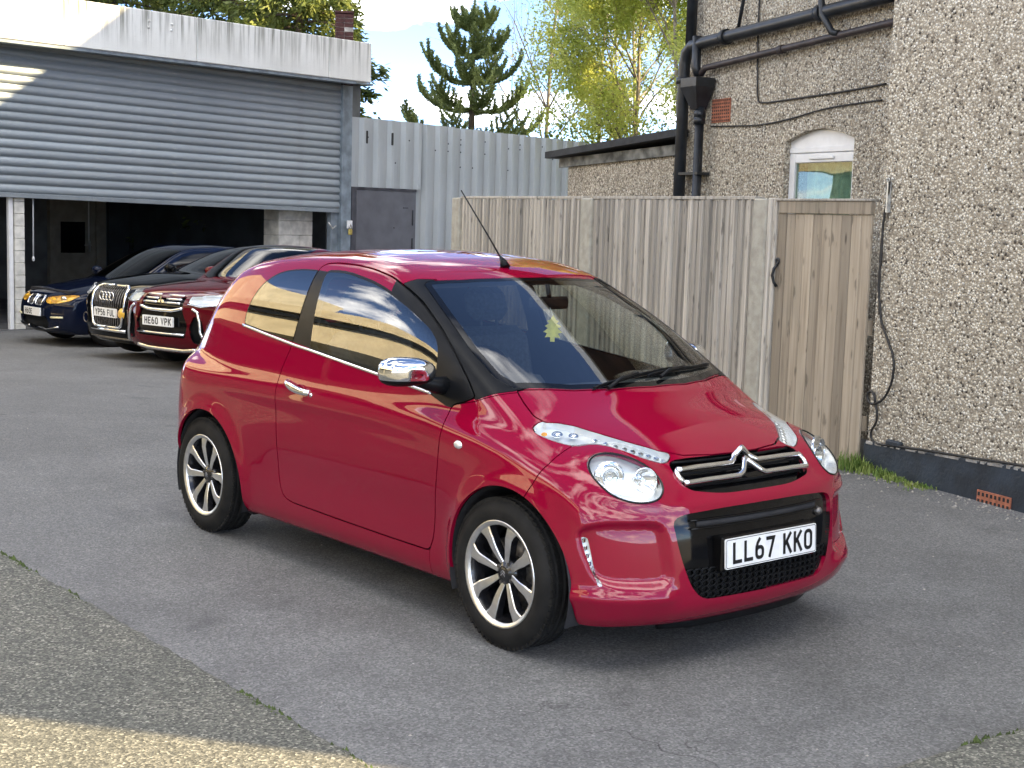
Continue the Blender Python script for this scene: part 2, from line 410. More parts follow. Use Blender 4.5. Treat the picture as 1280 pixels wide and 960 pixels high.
def split(V, T, phi, F=None):
    """cut a triangle mesh along phi=0; returns the phi<0 mesh and the phi>0 mesh"""
    s = phi < 0; c = s[T].sum(1)
    neg = [T[c == 3]]; pos = [T[c == 0]]
    mix = T[(c == 1) | (c == 2)]
    if len(mix) == 0: return compact(V, neg[0]) if len(neg[0]) else (V[:0], T[:0]), compact(V, pos[0]) if len(pos[0]) else (V[:0], T[:0])
    one = np.where(s[mix].sum(1)[:, None] == 1, s[mix], ~s[mix])   # the lone vertex
    r = one.argmax(1); R = np.stack([mix[np.arange(len(mix)), (r + j) % 3] for j in range(3)], 1)
    e1 = np.sort(R[:, [0, 1]], 1); e2 = np.sort(R[:, [0, 2]], 1)
    ue, inv = np.unique(np.concatenate([e1, e2]), axis=0, return_inverse=True); inv = inv.ravel()
    a, b = phi[ue[:, 0]], phi[ue[:, 1]]; t = a / (a - b)
    P = V[ue[:, 0]] + t[:, None] * (V[ue[:, 1]] - V[ue[:, 0]])
    if F is not None: P = project(F, P, 2)
    V2 = np.concatenate([V, P]); n = len(V); x = inv[:len(R)] + n; y = inv[len(R):] + n
    lone = np.stack([R[:, 0], x, y], 1); q1 = np.stack([x, R[:, 1], R[:, 2]], 1); q2 = np.stack([x, R[:, 2], y], 1)
    ln = s[R[:, 0]]
    neg += [lone[ln], q1[~ln], q2[~ln]]; pos += [lone[~ln], q1[ln], q2[ln]]
    N = np.concatenate(neg); Pp = np.concatenate(pos)
    return compact(V2, N), compact(V2, Pp)
def boundary(T):
    E = np.concatenate([T[:, [0, 1]], T[:, [1, 2]], T[:, [2, 0]]]); S = np.sort(E, 1)
    u, inv, cnt = np.unique(S, axis=0, return_inverse=True, return_counts=True)
    return E[cnt[inv.ravel()] == 1]
def rimmed(F, V, T, depth, flip=False):
    """surface plus its turned-in edge; returns V, T, N"""
    N = grad(F, V); N /= np.linalg.norm(N, axis=1)[:, None]
    if depth == 0: return V, T, N
    B = boundary(T)
    if len(B) == 0: return V, T, N
    a, b = V[B[:, 0]], V[B[:, 1]]; na, nb = N[B[:, 0]], N[B[:, 1]]
    e = b - a; out = np.cross(e, na); out /= np.maximum(np.linalg.norm(out, axis=1), 1e-9)[:, None]
    n = len(V); m = len(B)
    V2 = np.concatenate([V, a, b, b - nb * depth, a - na * depth]); i = np.arange(m)
    R = np.concatenate([np.stack([n + i, n + 3 * m + i, n + 2 * m + i], 1), np.stack([n + i, n + 2 * m + i, n + m + i], 1)])
    return V2, np.concatenate([T, R]), np.concatenate([N, out, out, out, out])
# ---------------------------------------------------------------- layout frames
HOUSE_O, HOUSE_RZ = Vector((2.40, 9.33, 0)), math.atan2(-.9030, .4300)       # local x along the side wall towards the street, y into the house
GAR_O, GAR_RZ = Vector((-7.74, 21.76, -.37)), R_(48)                        # local x along the shutter to the right, y into the garage
def ground_z(x, y):
    t = min(1, max(0, (y - 9.0) / 12.0)); return -.37 * t * t * (3 - 2 * t)
# ---------------------------------------------------------------- ground materials
def tarmac():
    t = NT('yard_tarmac'); o = t.tc()
    agg = t.voro(o, 130, 'F1', 'Color'); agv = t.ramp(agg, [(.15, (.084, .085, .086)), (.6, (.136, .137, .138)), (.93, (.205, .206, .205)), (1.0, (.32, .32, .32))])
    big = t.noise(o, .42, 7, .62, .6); mid = t.noise(o, 3.0, 6, .62); fine = t.noise(o, 260, 3)
    c = t.mix(t.ramp(big, [(.33, 0.), (.68, 1.)]), (.86, .86, .85), (1.20, 1.20, 1.19)); c = t.mix(1.0, agv, c, 'MULTIPLY')
    c = t.mix(1.0, c, t.mix(t.ramp(mid, [(.30, 0.), (.72, 1.)]), (.80, .80, .80), (1.15, 1.15, 1.15)), 'MULTIPLY')
    # pale worn scuffs drawn out along the direction of travel
    sc = t.noise(t.mapping(o, (.5, 4.5, 1), rot=(0, 0, .9)), 1.6, 7, .68); c = t.mix(t.ramp(sc, [(.57, 0.), (.75, .38)]), c, (.12, .12, .122))
    # hairline cracks and tar-dark stains
    w = t.N.new('ShaderNodeVectorMath'); w.operation = 'ADD'; nz = t.N.new('ShaderNodeTexNoise'); nz.inputs['Scale'].default_value = 2.2; nz.inputs['Detail'].default_value = 6; t.link(o, nz.inputs['Vector']); t.link(o, w.inputs[0]); t.link(nz.outputs['Color'], w.inputs[1])
    cr = t.voro(w.outputs[0], .62, 'DISTANCE_TO_EDGE'); crm = t.ramp(cr, [(.0, 1.), (.0045, 0.)]); gate = t.ramp(t.noise(o, .35, 3), [(.55, 0.), (.62, 1.)])
    c = t.mix(t.math('MULTIPLY', crm, gate), c, (.018, .018, .018))
    st = t.ramp(t.noise(o, 1.1, 5, .6, 1.0), [(.60, 0.), (.72, .55)]); c = t.mix(st, c, (.045, .046, .048)); sp = t.ramp(t.noise(o, 7, 4, .6), [(.70, 0.), (.76, .6)]); c = t.mix(sp, c, (.040, .040, .040)); wh = t.ramp(t.noise(o, 38, 2, .5), [(.745, 0.), (.77, .8)]); c = t.mix(wh, c, (.40, .40, .39))
    h = t.math('ADD', t.voro(o, 130, 'F1', 'Distance'), t.math('MULTIPLY', fine, .5))
    n = t.bump(h, .55, .006); n = t.bump(mid, .25, .02, n)
    return t.set(Base_Color=c, Roughness=t.ramp(mid, [(.3, .72), (.7, .92)]), Normal=n)
def coarse_paving():
    t = NT('coarse_paving'); o = t.tc()
    agg = t.voro(o, 125, 'F1', 'Color'); c = t.ramp(agg, [(.05, (.038, .039, .035)), (.45, (.086, .087, .079)), (.75, (.165, .163, .146)), (1.0, (.40, .39, .35))])
    big = t.noise(o, 1.3, 6, .6); c = t.mix(1.0, c, t.mix(t.ramp(big, [(.3, 0.), (.7, 1.)]), (.72, .74, .70), (1.1, 1.08, 1.0)), 'MULTIPLY')
    st = t.noise(t.mapping(o, (1, 9, 1), rot=(0, 0, .85)), 2.0, 5, .6); c = t.mix(t.ramp(st, [(.55, 0.), (.8, .3)]), c, (.05, .055, .045))
    h = t.voro(o, 125, 'F1', 'Distance'); return t.set(Base_Color=c, Roughness=.85, Normal=t.bump(h, .5, .006))
M_TAR = tarmac(); M_PAVE = coarse_paving()
M_MOSS = mat('moss', (.05, .075, .016), .95, var=.5, scale=40, bump=.6, bscale=120)
M_GRASS = mat('grass_blades', (.09, .17, .025), .7, col2=(.22, .26, .06), scale=6)
M_GRIT = mat('loose_grit', (.30, .28, .25), .9, var=.4, scale=30, bump=.4, bscale=80)
# ground: one sheet to the horizon, dipping slightly towards the garage
def ground_sheet():
    xs = [-900, -300, -100, -40] + [-30 + i * 1.5 for i in range(41)] + [45, 100, 300, 900]; ys = [-900, -300, -60, -20] + [-10 + i * 1.0 for i in range(71)] + [90, 300, 900]
    V = [(x, y, ground_z(x, y)) for y in ys for x in xs]; n = len(xs)
    return V, [(j * n + i, j * n + i + 1, (j + 1) * n + i + 1, (j + 1) * n + i) for j in range(len(ys) - 1) for i in range(n - 1)]
go = add('ground', make_mesh('ground', *ground_sheet(), smooth=True), M_TAR); tag(go, kind='structure')
# paving apron towards the street: a slab edge standing slightly proud of the tarmac
def jitter_line(a, b, n, amp, rnd):
    a, b = Vector(a), Vector(b); d = (b - a); p = Vector((-d.y, d.x)).normalized()
    return [a + d * (i / n) + p * (rnd.uniform(-amp, amp) if 0 < i < n else 0) for i in range(n + 1)]
_rn = random.Random(4)
L1 = jitter_line((-9.0, 14.48), (-2.35, 6.36), 60, .012, _rn)[:-1] + jitter_line((-2.35, 6.36), (-.40, 3.98), 70, .008, _rn)[:-1] + jitter_line((-.40, 3.98), (.20, 3.25), 12, .01, _rn)[:-1]
L2 = jitter_line((.20, 3.25), (1.25, 4.11), 16, .01, _rn)[:-1] + jitter_line((1.25, 4.11), (1.71, 4.43), 14, .01, _rn)[:-1] + jitter_line((1.71, 4.43), (4.4, 6.3), 20, .01, _rn)
edge = L1 + L2
def pave_mesh(nm):
    V = []; F = []; n = len(edge)
    for q in edge: V.append((q.x, q.y, .0)); 
    for q in edge: V.append((q.x, q.y, .010))
    inn = []
    for i, q in enumerate(edge):
        t = (edge[min(i + 1, n - 1)] - edge[max(i - 1, 0)]).normalized(); inn.append(q + Vector((t.y, -t.x)) * .02 * (1 if True else 1)); V.append((inn[-1].x, inn[-1].y, .016))
    k = len(V); V += [(6.0, 5.2, .016), (9, -30, .016), (-30, -30, .016), (-30, 14, .016)]
    for i in range(n - 1): F.append((i, i + 1, n + i + 1, n + i)); F.append((n + i, n + i + 1, 2 * n + i + 1, 2 * n + i))
    F.append(tuple([2 * n + i for i in range(n)] + [k, k + 1, k + 2, k + 3]))
    me = make_mesh(nm, V, F)
    bm = bmesh.new(); bm.from_mesh(me); bmesh.ops.recalc_face_normals(bm, faces=bm.faces); 
    for f in bm.faces:
        if f.normal.z < -.2: f.normal_flip()
    bm.to_mesh(me); bm.free(); return me
tag(add('pavement', pave_mesh('pavement'), M_PAVE), kind='structure')
# moss in the joint, in patches
def moss_strip():
    rnd = random.Random(9); mb = MB()
    def blob(x, y, r):
        n = 7; V = [(x, y, .018 + r * .35)]; F = []
        for k in range(n): a = 2 * math.pi * k / n; rr = r * rnd.uniform(.6, 1.3); V.append((x + rr * math.cos(a), y + rr * math.sin(a), .002))
        for k in range(n): F.append((0, 1 + k, 1 + (k + 1) % n))
        mb.raw(V, F, True)
    pts = L1[60:] + L2
    for i in range(len(pts) - 1):
        dens = max(0, math.sin(i * .37) + math.sin(i * .11 + 1)) * 3
        for _ in range(int(dens * 1.6)):
            t = rnd.random(); p = pts[i].lerp(pts[i + 1], t); blob(p.x + rnd.gauss(-.008, .008), p.y + rnd.gauss(-.008, .008), rnd.uniform(.004, .014))
    return mb
tag(moss_strip().build('moss', M_MOSS), 'green moss growing in the joint between paving and tarmac', 'moss', kind='stuff')
# ---------------------------------------------------------------- house beside the yard
def pebbledash():
    t = NT('pebbledash_render'); o = t.tc()
    col = t.voro(o, 58, 'F1', 'Color', 1.0); d = t.voro(o, 58, 'F1', 'Distance', 1.0)
    c = t.ramp(col, [(.10, (.085, .072, .056)), (.24, (.36, .315, .25)), (.50, (.60, .545, .445)), (.80, (.76, .71, .60)), (.97, (.95, .92, .84))])
    c = t.mix(t.ramp(d, [(.46, 0.), (.70, .8)]), c, (.22, .188, .142))
    n1 = t.noise(o, .9, 5, .6); c = t.mix(1.0, c, t.mix(t.ramp(n1, [(.3, 0.), (.7, 1.)]), (.86, .85, .82), (1.08, 1.06, 1.02)), 'MULTIPLY')
    dr = t.noise(t.mapping(o, (5, 5, .35)), 1.0, 6, .65); c = t.mix(t.ramp(dr, [(.54, 0.), (.78, .50)]), c, (.19, .165, .125)); pt = t.noise(o, .55, 6, .6, .8); c = t.mix(t.ramp(pt, [(.56, 0.), (.66, .35)]), c, (.40, .355, .28)); dk = t.noise(o, 5, 5, .7); c = t.mix(t.ramp(dk, [(.58, 0.), (.74, .35)]), c, (.20, .17, .13))
    h = t.ramp(d, [(.0, 1.), (.6, 0.)]); n = t.bump(h, .9, .014)
    return t.set(Base_Color=c, Roughness=.88, Normal=n)
M_PEB = pebbledash()
M_PLINTH = mat('dark_plinth_paint', (.021, .030, .042), .55, var=.35, scale=5, bump=.35, bscale=40, dist=.01)
M_CEMENT = mat('cement', (.36, .34, .31), .9, var=.3, scale=9, bump=.4, bscale=70)
M_PIPE = mat('black_pipe_paint', (.014, .017, .021), .38, var=.4, scale=9, bump=.1, bscale=60, dist=.004)
M_PIPEBR = mat('brown_black_pipe', (.035, .026, .026), .5, var=.4, scale=9)
M_UPVC = mat('white_upvc', (.74, .74, .73), .3, var=.05, scale=8)
M_TERRA = mat('terracotta', (.34, .12, .065), .85, var=.25, scale=25, bump=.3, bscale=120)
M_CABLE = mat('black_cable', (.014, .013, .012), .5, var=.3, scale=30)
M_ROOF = mat('brown_roof_tiles', (.17, .085, .06), .85, var=.35, scale=3, bump=.5, bscale=20)
M_FELT = mat('black_roof_felt', (.022, .024, .026), .75, var=.35, scale=7, bump=.4, bscale=60)
M_DARKROOM = mat('dark_room', (.02, .02, .02), .9, var=.2, scale=4)
def win_glass():
    m = glass_mat('window_glass', (.72, .80, .74), 1.34, .0); nt = m.node_tree; N, L = nt.nodes, nt.links
    tc = N.new('ShaderNodeTexCoord'); n = N.new('ShaderNodeTexNoise'); n.inputs['Scale'].default_value = 2.4; n.inputs['Detail'].default_value = 1; L.new(tc.outputs['Object'], n.inputs['Vector'])
    b = N.new('ShaderNodeBump'); b.inputs['Strength'].default_value = .035; b.inputs['Distance'].default_value = .05; L.new(n.outputs['Fac'], b.inputs['Height'])
    for q in N:
        if q.type == 'BSDF_GLOSSY': L.new(b.outputs[0], q.inputs['Normal'])
    return m
M_WIN = win_glass()
H = empty('pebbledash_house', HOUSE_O, HOUSE_RZ); tag(H, 'tall pebbledash house with black pipes and dark plinth beside the yard', 'house')
HX = 7.40; EAVE = 5.6
mb = MB(); mb.box((0, 0, -.6), (HX, .25, EAVE)); mb.build('wall', M_PEB, H)
mb = MB(); mb.box((.0, .252, -.6), (.25, 1.02, EAVE)); mb.build('wall', M_PEB, H)
# recessed rear wing with an arched window opening
wx0, wx1, wz0, wzs, wza = -2.47, -1.57, 1.05, 2.315, 2.405
arch = [(wx0 + (wx1 - wx0) * k / 14, wzs + (wza - wzs) * math.sin(math.pi * k / 14)) for k in range(15)]
hole = [(wx0, wz0)] + arch + [(wx1, wz0)]
outer = [(-4.05, -.6), (0.0, -.6), (0.0, EAVE), (-4.05, EAVE)]
poly = [outer[0], outer[1], outer[2], outer[3], (-4.05, wz0)] + [hole[0]] + hole[1:] + [(wx0 + .0001, wz0 - .0001), (-4.05, wz0 - .0001)]
def wing_wall():
    m = MB(); n = len(hole)
    cols = [(-4.05, wx0), (wx1, 0.0)]
    for a, b in cols: m.raw([(a, 1.0, -.6), (b, 1.0, -.6), (b, 1.0, EAVE), (a, 1.0, EAVE)], [(0, 1, 2, 3)])
    m.raw([(wx0, 1.0, -.6), (wx1, 1.0, -.6), (wx1, 1.0, wz0), (wx0, 1.0, wz0)], [(0, 1, 2, 3)])
    for (a, za), (b, zb) in zip(arch[:-1], arch[1:]): m.raw([(a, 1.0, za), (b, 1.0, zb), (b, 1.0, EAVE), (a, 1.0, EAVE)], [(0, 1, 2, 3)])
    for i in range(n):                                                       # reveals
        (a, za), (b, zb) = hole[i], hole[(i + 1) % n]
        m.raw([(a, 1.0, za), (b, 1.0, zb), (b, 1.14, zb), (a, 1.14, za)], [(3, 2, 1, 0)])
    m.raw([(-4.05, 1.0, -.6), (-4.05, 8.0, -.6), (-4.05, 8.0, EAVE), (-4.05, 1.0, EAVE)], [(3, 2, 1, 0)])
    return m
wing_wall().build('wing_wall', M_PEB, H)
mb = MB(); mb.box((HX - .25, .252, -.6), (HX, 8.0, EAVE)); mb.build('street_wall', M_PEB, H)
mb = MB(); mb.box((-4.05, 7.8, -.6), (HX, 8.0, EAVE)); mb.build('rear_wall', M_PEB, H)
# roof: two slopes with gables, tiles as courses
def roof_slopes():
    m = MB(); ridge = 8.3; yr = 4.0
    m.raw([(-4.35, -.35, EAVE - .12), (HX + .06, -.35, EAVE - .12), (HX + .06, yr, ridge), (-4.35, yr, ridge)], [(0, 1, 2, 3)])
    m.raw([(-4.35, 8.35, EAVE - .12), (HX + .06, 8.35, EAVE - .12), (HX + .06, yr, ridge + .001), (-4.35, yr, ridge + .001)], [(3, 2, 1, 0)])
    for x in (-4.35, HX + .06): m.raw([(x, -.35, EAVE - .125), (x, 8.35, EAVE - .125), (x, yr, ridge)], [(0, 1, 2)])
    m.raw([(-4.35, -.35, EAVE - .13), (HX + .06, -.35, EAVE - .13), (HX + .06, 8.35, EAVE - .13), (-4.35, 8.35, EAVE - .13)], [(3, 2, 1, 0)])
    return m
roof_slopes().build('roof', M_ROOF, H)
mb = MB(); mb.box((-4.3, -.40, EAVE - .30), (HX + .05, -.34, EAVE - .06)); mb.build('gutter_board', M_UPVC, H)
# plinth with its chipped cement line, following the slope of the ground
def plinth():
    m = MB(); n = 60; rnd = random.Random(3); V = []; F = []
    for i in range(n + 1):
        x = .0 + HX * i / n; top = .185 + .048 * x * .9 if x < 2 else .185 + .086 + (x - 2) * .01
        top += rnd.uniform(-.004, .004); V += [(x, -.030, -.3), (x, -.030, top), (x, -.004, top + .012)]
    for i in range(n): a = i * 3; F += [(a, a + 3, a + 4, a + 1), (a + 1, a + 4, a + 5, a + 2)]
    F.append((0, 1, 2)); m.raw(V, F); return m
plinth().build('plinth', M_PLINTH, H)
def plinth_line():
    m = MB(); rnd = random.Random(5)
    for i in range(60):
        x = .02 + i * .03
        if rnd.random() < .25: continue
        top = .185 + .043 * x; hgt = rnd.uniform(.004, .011); m.box((x, -.034, top - .004), (x + rnd.uniform(.028, .036), -.002, top + hgt + .006), None, .002)
    return m
tag(plinth_line().build('cement_line', M_CEMENT, H), kind='stuff')
# sill, frame, panes of the arched window
W = empty('window'); W.parent = H
def frame_bar(a, b, wd, dep=.06, y=1.085):
    m = MB(); ax, az = a; bx, bz = b; d = Vector((bx - ax, bz - az)); l = d.length; d.normalize(); nrm = Vector((-d.y, d.x)) * wd / 2
    pts = [(ax + nrm.x, az + nrm.y), (bx + nrm.x, bz + nrm.y), (bx - nrm.x, bz - nrm.y), (ax - nrm.x, az - nrm.y)]
    m.prism([(p[0], p[1]) for p in pts], -y, -y + dep, frame((0, 0, 0), (1, 0, 0), (0, 0, 1), (0, -1, 0))); return m
mb = MB()
for i in range(14):
    (a, za), (b, zb) = arch[i], arch[i + 1]; mb.raw([(a, 1.06, za - .001), (b, 1.06, zb - .001), (b, 1.06, 2.235), (a, 1.06, 2.235)], [(3, 2, 1, 0)])
mb.build('arch_panel', M_UPVC, W)
mb = MB(); mb.box((wx0, 1.045, 2.215), (wx1, 1.10, 2.262), None, .006); mb.box((wx0 + .001, 1.050, wz0), (wx0 + .075, 1.10, 2.214), None, .006); mb.box((wx1 - .075, 1.050, wz0), (wx1 - .001, 1.10, 2.214), None, .006); mb.box((wx0 + .076, 1.050, wz0), (wx1 - .076, 1.10, wz0 + .075), None, .006); mb.box((wx0 + .076, 1.052, 2.135), (wx1 - .076, 1.10, 2.213), None, .006); mb.build('frame', M_UPVC, W)
mb = MB(); mb.box((wx0 + .28, 1.036, 2.160), (wx1 - .30, 1.051, 2.186), None, .005); mb.build('trickle_vent', M_UPVC, W)
mb = MB(); mb.box((wx0 + .07, 1.074, wz0 + .07), (wx1 - .07, 1.080, 2.14)); mb.build('pane', M_WIN, W)
def curtain():
    m = MB(); V = []; F = []; nx = 50
    for i in range(nx + 1):
        x = wx0 + .06 + (wx1 - wx0 - .12) * i / nx; y = 1.20 + .018 * math.sin(i * 1.15) + .01 * math.sin(i * .41)
        zb = wz0 + .05; zt = 2.15; V += [(x, y, zb), (x, y + .01 * math.sin(i * .6), zt)]
    for i in range(nx): F.append((2 * i, 2 * i + 2, 2 * i + 3, 2 * i + 1))
    return m.raw(V, F, True)
curtain().build('reflection_tinted_curtain', mat('reflection_tinted_curtain', (.52, .58, .52), .9, var=.15, scale=20), W)  # pale green colour imitates the reflection in the pane
mb = MB(); mb.box((wx0 - .06, 1.25, wz0 - .1), (wx1 + .06, 2.4, 2.5)); mb.build('room_dark', M_DARKROOM, W)
mb = MB(); mb.box((wx0 - .05, .93, wz0 - .07), (wx1 + .05, 1.10, wz0 - .002), None, .01); mb.build('sill', M_CEMENT, W)
# drainpipes
def pipe(pts, r, name='drainpipe', m=None, n=12, collars=()):
    b = MB(); b.tube(pts, r, n); o = b.build(name, m or M_PIPE, H)
    for c, ax in collars:
        k = MB(); k.tube([Vector(c) - Vector(ax) * .03, Vector(c) + Vector(ax) * .03], r * 1.28, n); k.build('pipe_collar', m or M_PIPE, o)
    return o
pipe([(-1.0, .90, 3.345), (-1.21, .90, 3.335), (-3.60, .90, 3.238), (-3.84, .90, 3.225), (-3.93, .90, 3.17), (-3.96, .90, 3.06), (-3.96, .90, -.3)], .055, collars=[((-3.96, .90, 2.92), (0, 0, 1)), ((-1.95, .90, 3.305), (1, 0, .04)), ((-3.3, .90, 3.25), (1, 0, .04))])
pipe([(-3.90, .92, 6), (-3.90, .92, 3.24)], .05)
pipe([(-3.73, .88, 3.30), (-3.73, .88, 3.02), (-3.70, .90, 2.94)], .042)
pipe([(-1.0, .93, 3.150), (-1.21, .93, 3.140), (-3.50, .93, 3.020), (-3.64, .92, 3.012), (-3.68, .90, 2.95)], .030, 'waste_pipe', M_PIPEBR, collars=[((-2.5, .93, 3.072), (1, 0, .05))])
pipe([(-1.92, .91, 3.7), (-1.93, .88, 3.40), (-1.88, .86, 3.28), (-1.80, .90, 3.14), (-1.74, .92, 3.125)], .028, 'waste_pipe', M_PIPE)
pipe([(-3.02, .95, 3.95), (-3.18, .95, 3.32)], .016, 'waste_pipe', M_PIPE)
pipe([(-3.66, .90, 2.66), (-3.66, .90, -.3)], .042, collars=[((-3.66, .90, 2.60), (0, 0, 1)), ((-3.66, .90, 2.54), (0, 0, 1))])
mb = MB(); hp = [(-.13, .98, 2.92), (.13, .98, 2.92), (.13, .78, 2.92), (-.13, .78, 2.92), (-.13, .98, 2.84), (.13, .98, 2.84), (.13, .78, 2.84), (-.13, .78, 2.84), (-.05, .95, 2.64), (.05, .95, 2.64), (.05, .85, 2.64), (-.05, .85, 2.64)]
mb.raw([(-3.69 + a, b, c) for a, b, c in hp], [(0, 1, 2, 3)[::-1], (0, 4, 5, 1), (1, 5, 6, 2), (2, 6, 7, 3), (3, 7, 4, 0), (4, 8, 9, 5), (5, 9, 10, 6), (6, 10, 11, 7), (7, 11, 8, 4)]); mb.build('rain_hopper', M_PIPE, H)
mb = MB(); mb.box((-4.02, .86, 2.05), (-3.60, .995, 2.075)); mb.build('pipe_bracket', M_PIPE, H)
def air_brick(x0, x1, z0, z1, y, nx, nz, name='air_brick'):
    o = MB(); o.box((x0, y - .012, z0), (x1, y + .02, z1)); a = o.build(name, M_TERRA, H)
    h_ = MB(); dx, dz = (x1 - x0) / nx, (z1 - z0) / nz
    for i in range(nx):
        for j in range(nz): h_.box((x0 + dx * (i + .26), y - .0145, z0 + dz * (j + .24)), (x0 + dx * (i + .74), y - .0125, z0 + dz * (j + .76)))
    ho = h_.build('vent_holes', M_DARKROOM, a); tag(ho, kind='stuff')
air_brick(-3.60, -3.31, 2.52, 2.73, 1.0, 9, 7)
air_brick(1.07, 1.34, -.015, .070, -.028, 8, 2)
def cable(pts, r=.008, n=6, rough=.0, seed=1, name='cable', parent=None, m=None):
    rnd = random.Random(seed); P = [Vector(p) for p in pts]; Q = []
    for i in range(len(P) - 1):
        p0, p1, p2, p3 = P[max(i - 1, 0)], P[i], P[i + 1], P[min(i + 2, len(P) - 1)]
        for k in range(6):
            t = k / 6; q = .5 * ((2 * p1) + (-p0 + p2) * t + (2 * p0 - 5 * p1 + 4 * p2 - p3) * t * t + (-p0 + 3 * p1 - 3 * p2 + p3) * t ** 3); Q.append(q + Vector((rnd.uniform(-rough, rough), 0, rnd.uniform(-rough, rough))))
    Q.append(P[-1]); b = MB(); b.tube(Q, r, n); return b.build(name, m or M_CABLE, parent or H)
cable([(-2.93, .985, 3.9), (-2.93, .985, 3.3), (-2.90, .985, 2.85), (-2.88, .985, 2.70), (-2.80, .985, 2.655), (-2.4, .985, 2.66), (-1.7, .985, 2.68), (-1.22, .985, 2.705)], .008)
cable([(-3.6, .985, 2.49), (-3.2, .985, 2.475), (-2.8, .985, 2.47), (-2.4, .985, 2.50), (-1.9, .985, 2.56), (-1.25, .985, 2.585)], .007)
# loose cables running down the corner of the side wall
from_px = [(.035, 1.94), (.03, 1.85), (.0, 1.65), (.0, 1.45), (-.01, 1.25), (.02, 1.10), (.045, 1.00), (.12, .88), (.17, .80), (.19, .72), (.175, .62), (.13, .53), (.08, .48)]
cable([(a + .05, -.022, b) for a, b in from_px], .0085, rough=.002)
cable([(.13, -.025, .48), (.06, -.03, .455), (.02, -.03, .47), (.005, -.03, .505), (.03, -.03, .535), (.07, -.03, .525), (.085, -.03, .48), (.08, -.025, .46)], .009)
cable([(.075, -.022, .47), (.10, -.022, .41), (.10, -.022, .34), (.06, -.022, .28), (.055, -.022, .24), (.08, -.022, .21), (.16, -.03, .20), (.35, -.036, .215), (.6, -.038, .232), (1.0, -.038, .252), (1.45, -.038, .275), (2.6, -.04, .31)], .0085, rough=.001)
cable([(.065, -.022, 1.94), (.055, -.022, 1.7), (.035, -.022, 1.45), (.05, -.022, 1.3), (.06, -.022, 1.05)], .005, rough=.003, seed=4)
mb = MB(); mb.box((.070, -.03, 1.72), (.085, -.002, 1.92)); mb.lathe([(.010, -.006), (.016, 0), (.010, .006)], 12, Matrix.Translation((.085, -.03, 1.93)) @ Matrix.Rotation(R_(90), 4, 'X'), closed=True); mb.build('cable_clip', mat('galvanised_clip', (.55, .56, .55), .4, .6, var=.2, scale=30), H)
mb = MB(); mb.box((.22, -.045, .205), (.36, -.004, .245), None, .01); mb.build('cable_tray', M_PLINTH, H)
# ---------------------------------------------------------------- unseen block further back, added to shade the garage
NB = empty('garage_shade_block', HOUSE_O, HOUSE_RZ); tag(NB, 'tall unseen brick block added for garage shade behind the pebbledash house', 'building')
NB_H = 13.2
M_BRICK = mat('red_brown_brick', (.28, .13, .085), .85, var=.3, scale=14, bump=.3, bscale=60)
mb = MB(); mb.box((-13.0, 8.6, -1), (3.0, 18.0, NB_H)); mb.build('wall', M_BRICK, NB)
mb = MB(); mb.box((-13.1, 8.5, NB_H + .002), (3.1, 18.1, NB_H + .25)); mb.build('roof', M_FELT, NB)
for i in range(5):
    for j in range(4):
        x = -12.0 + i * 3.0; z = 1.0 + j * 2.85; mb = MB(); mb.box((x, 8.56, z), (x + 1.2, 8.598, z + 1.35), None, .01); wo = mb.build('window', M_UPVC, NB)
        mb = MB(); mb.box((x + .07, 8.548, z + .07), (x + 1.13, 8.558, z + 1.28)); mb.build('pane', M_BLKPANE if False else M_DARKROOM, wo)
# ---------------------------------------------------------------- flat-roofed outbuilding behind the fence
OB = empty('flat_roof_outbuilding', HOUSE_O, HOUSE_RZ); tag(OB, 'low flat-roofed pebbledash outbuilding behind the wooden fence', 'outbuilding')
mb = MB(); mb.box((-6.45, 1.02, -.8), (-4.06, 3.6, 2.24)); mb.build('wall', M_PEB, OB)
def slope_box(x0, x1, y0, y1, zl, zr, th):
    V = [(x0, y0, zl), (x1, y0, zr), (x1, y1, zr), (x0, y1, zl), (x0, y0, zl + th), (x1, y0, zr + th), (x1, y1, zr + th), (x0, y1, zl + th)]
    return V, [(0, 3, 2, 1), (4, 5, 6, 7), (0, 1, 5, 4), (1, 2, 6, 5), (2, 3, 7, 6), (3, 0, 4, 7)]
mb = MB(); mb.raw(*slope_box(-6.72, -4.0, .86, 3.9, 2.27, 2.41, .07)); mb.build('roof', M_FELT, OB)
mb = MB(); mb.raw(*slope_box(-6.60, -4.06, .98, 1.015, 2.17, 2.25, .10)); mb.build('fascia_board', mat('mossy_fascia', (.30, .30, .27), .85, col2=(.07, .07, .06), scale=6, bump=.3, bscale=40), OB)
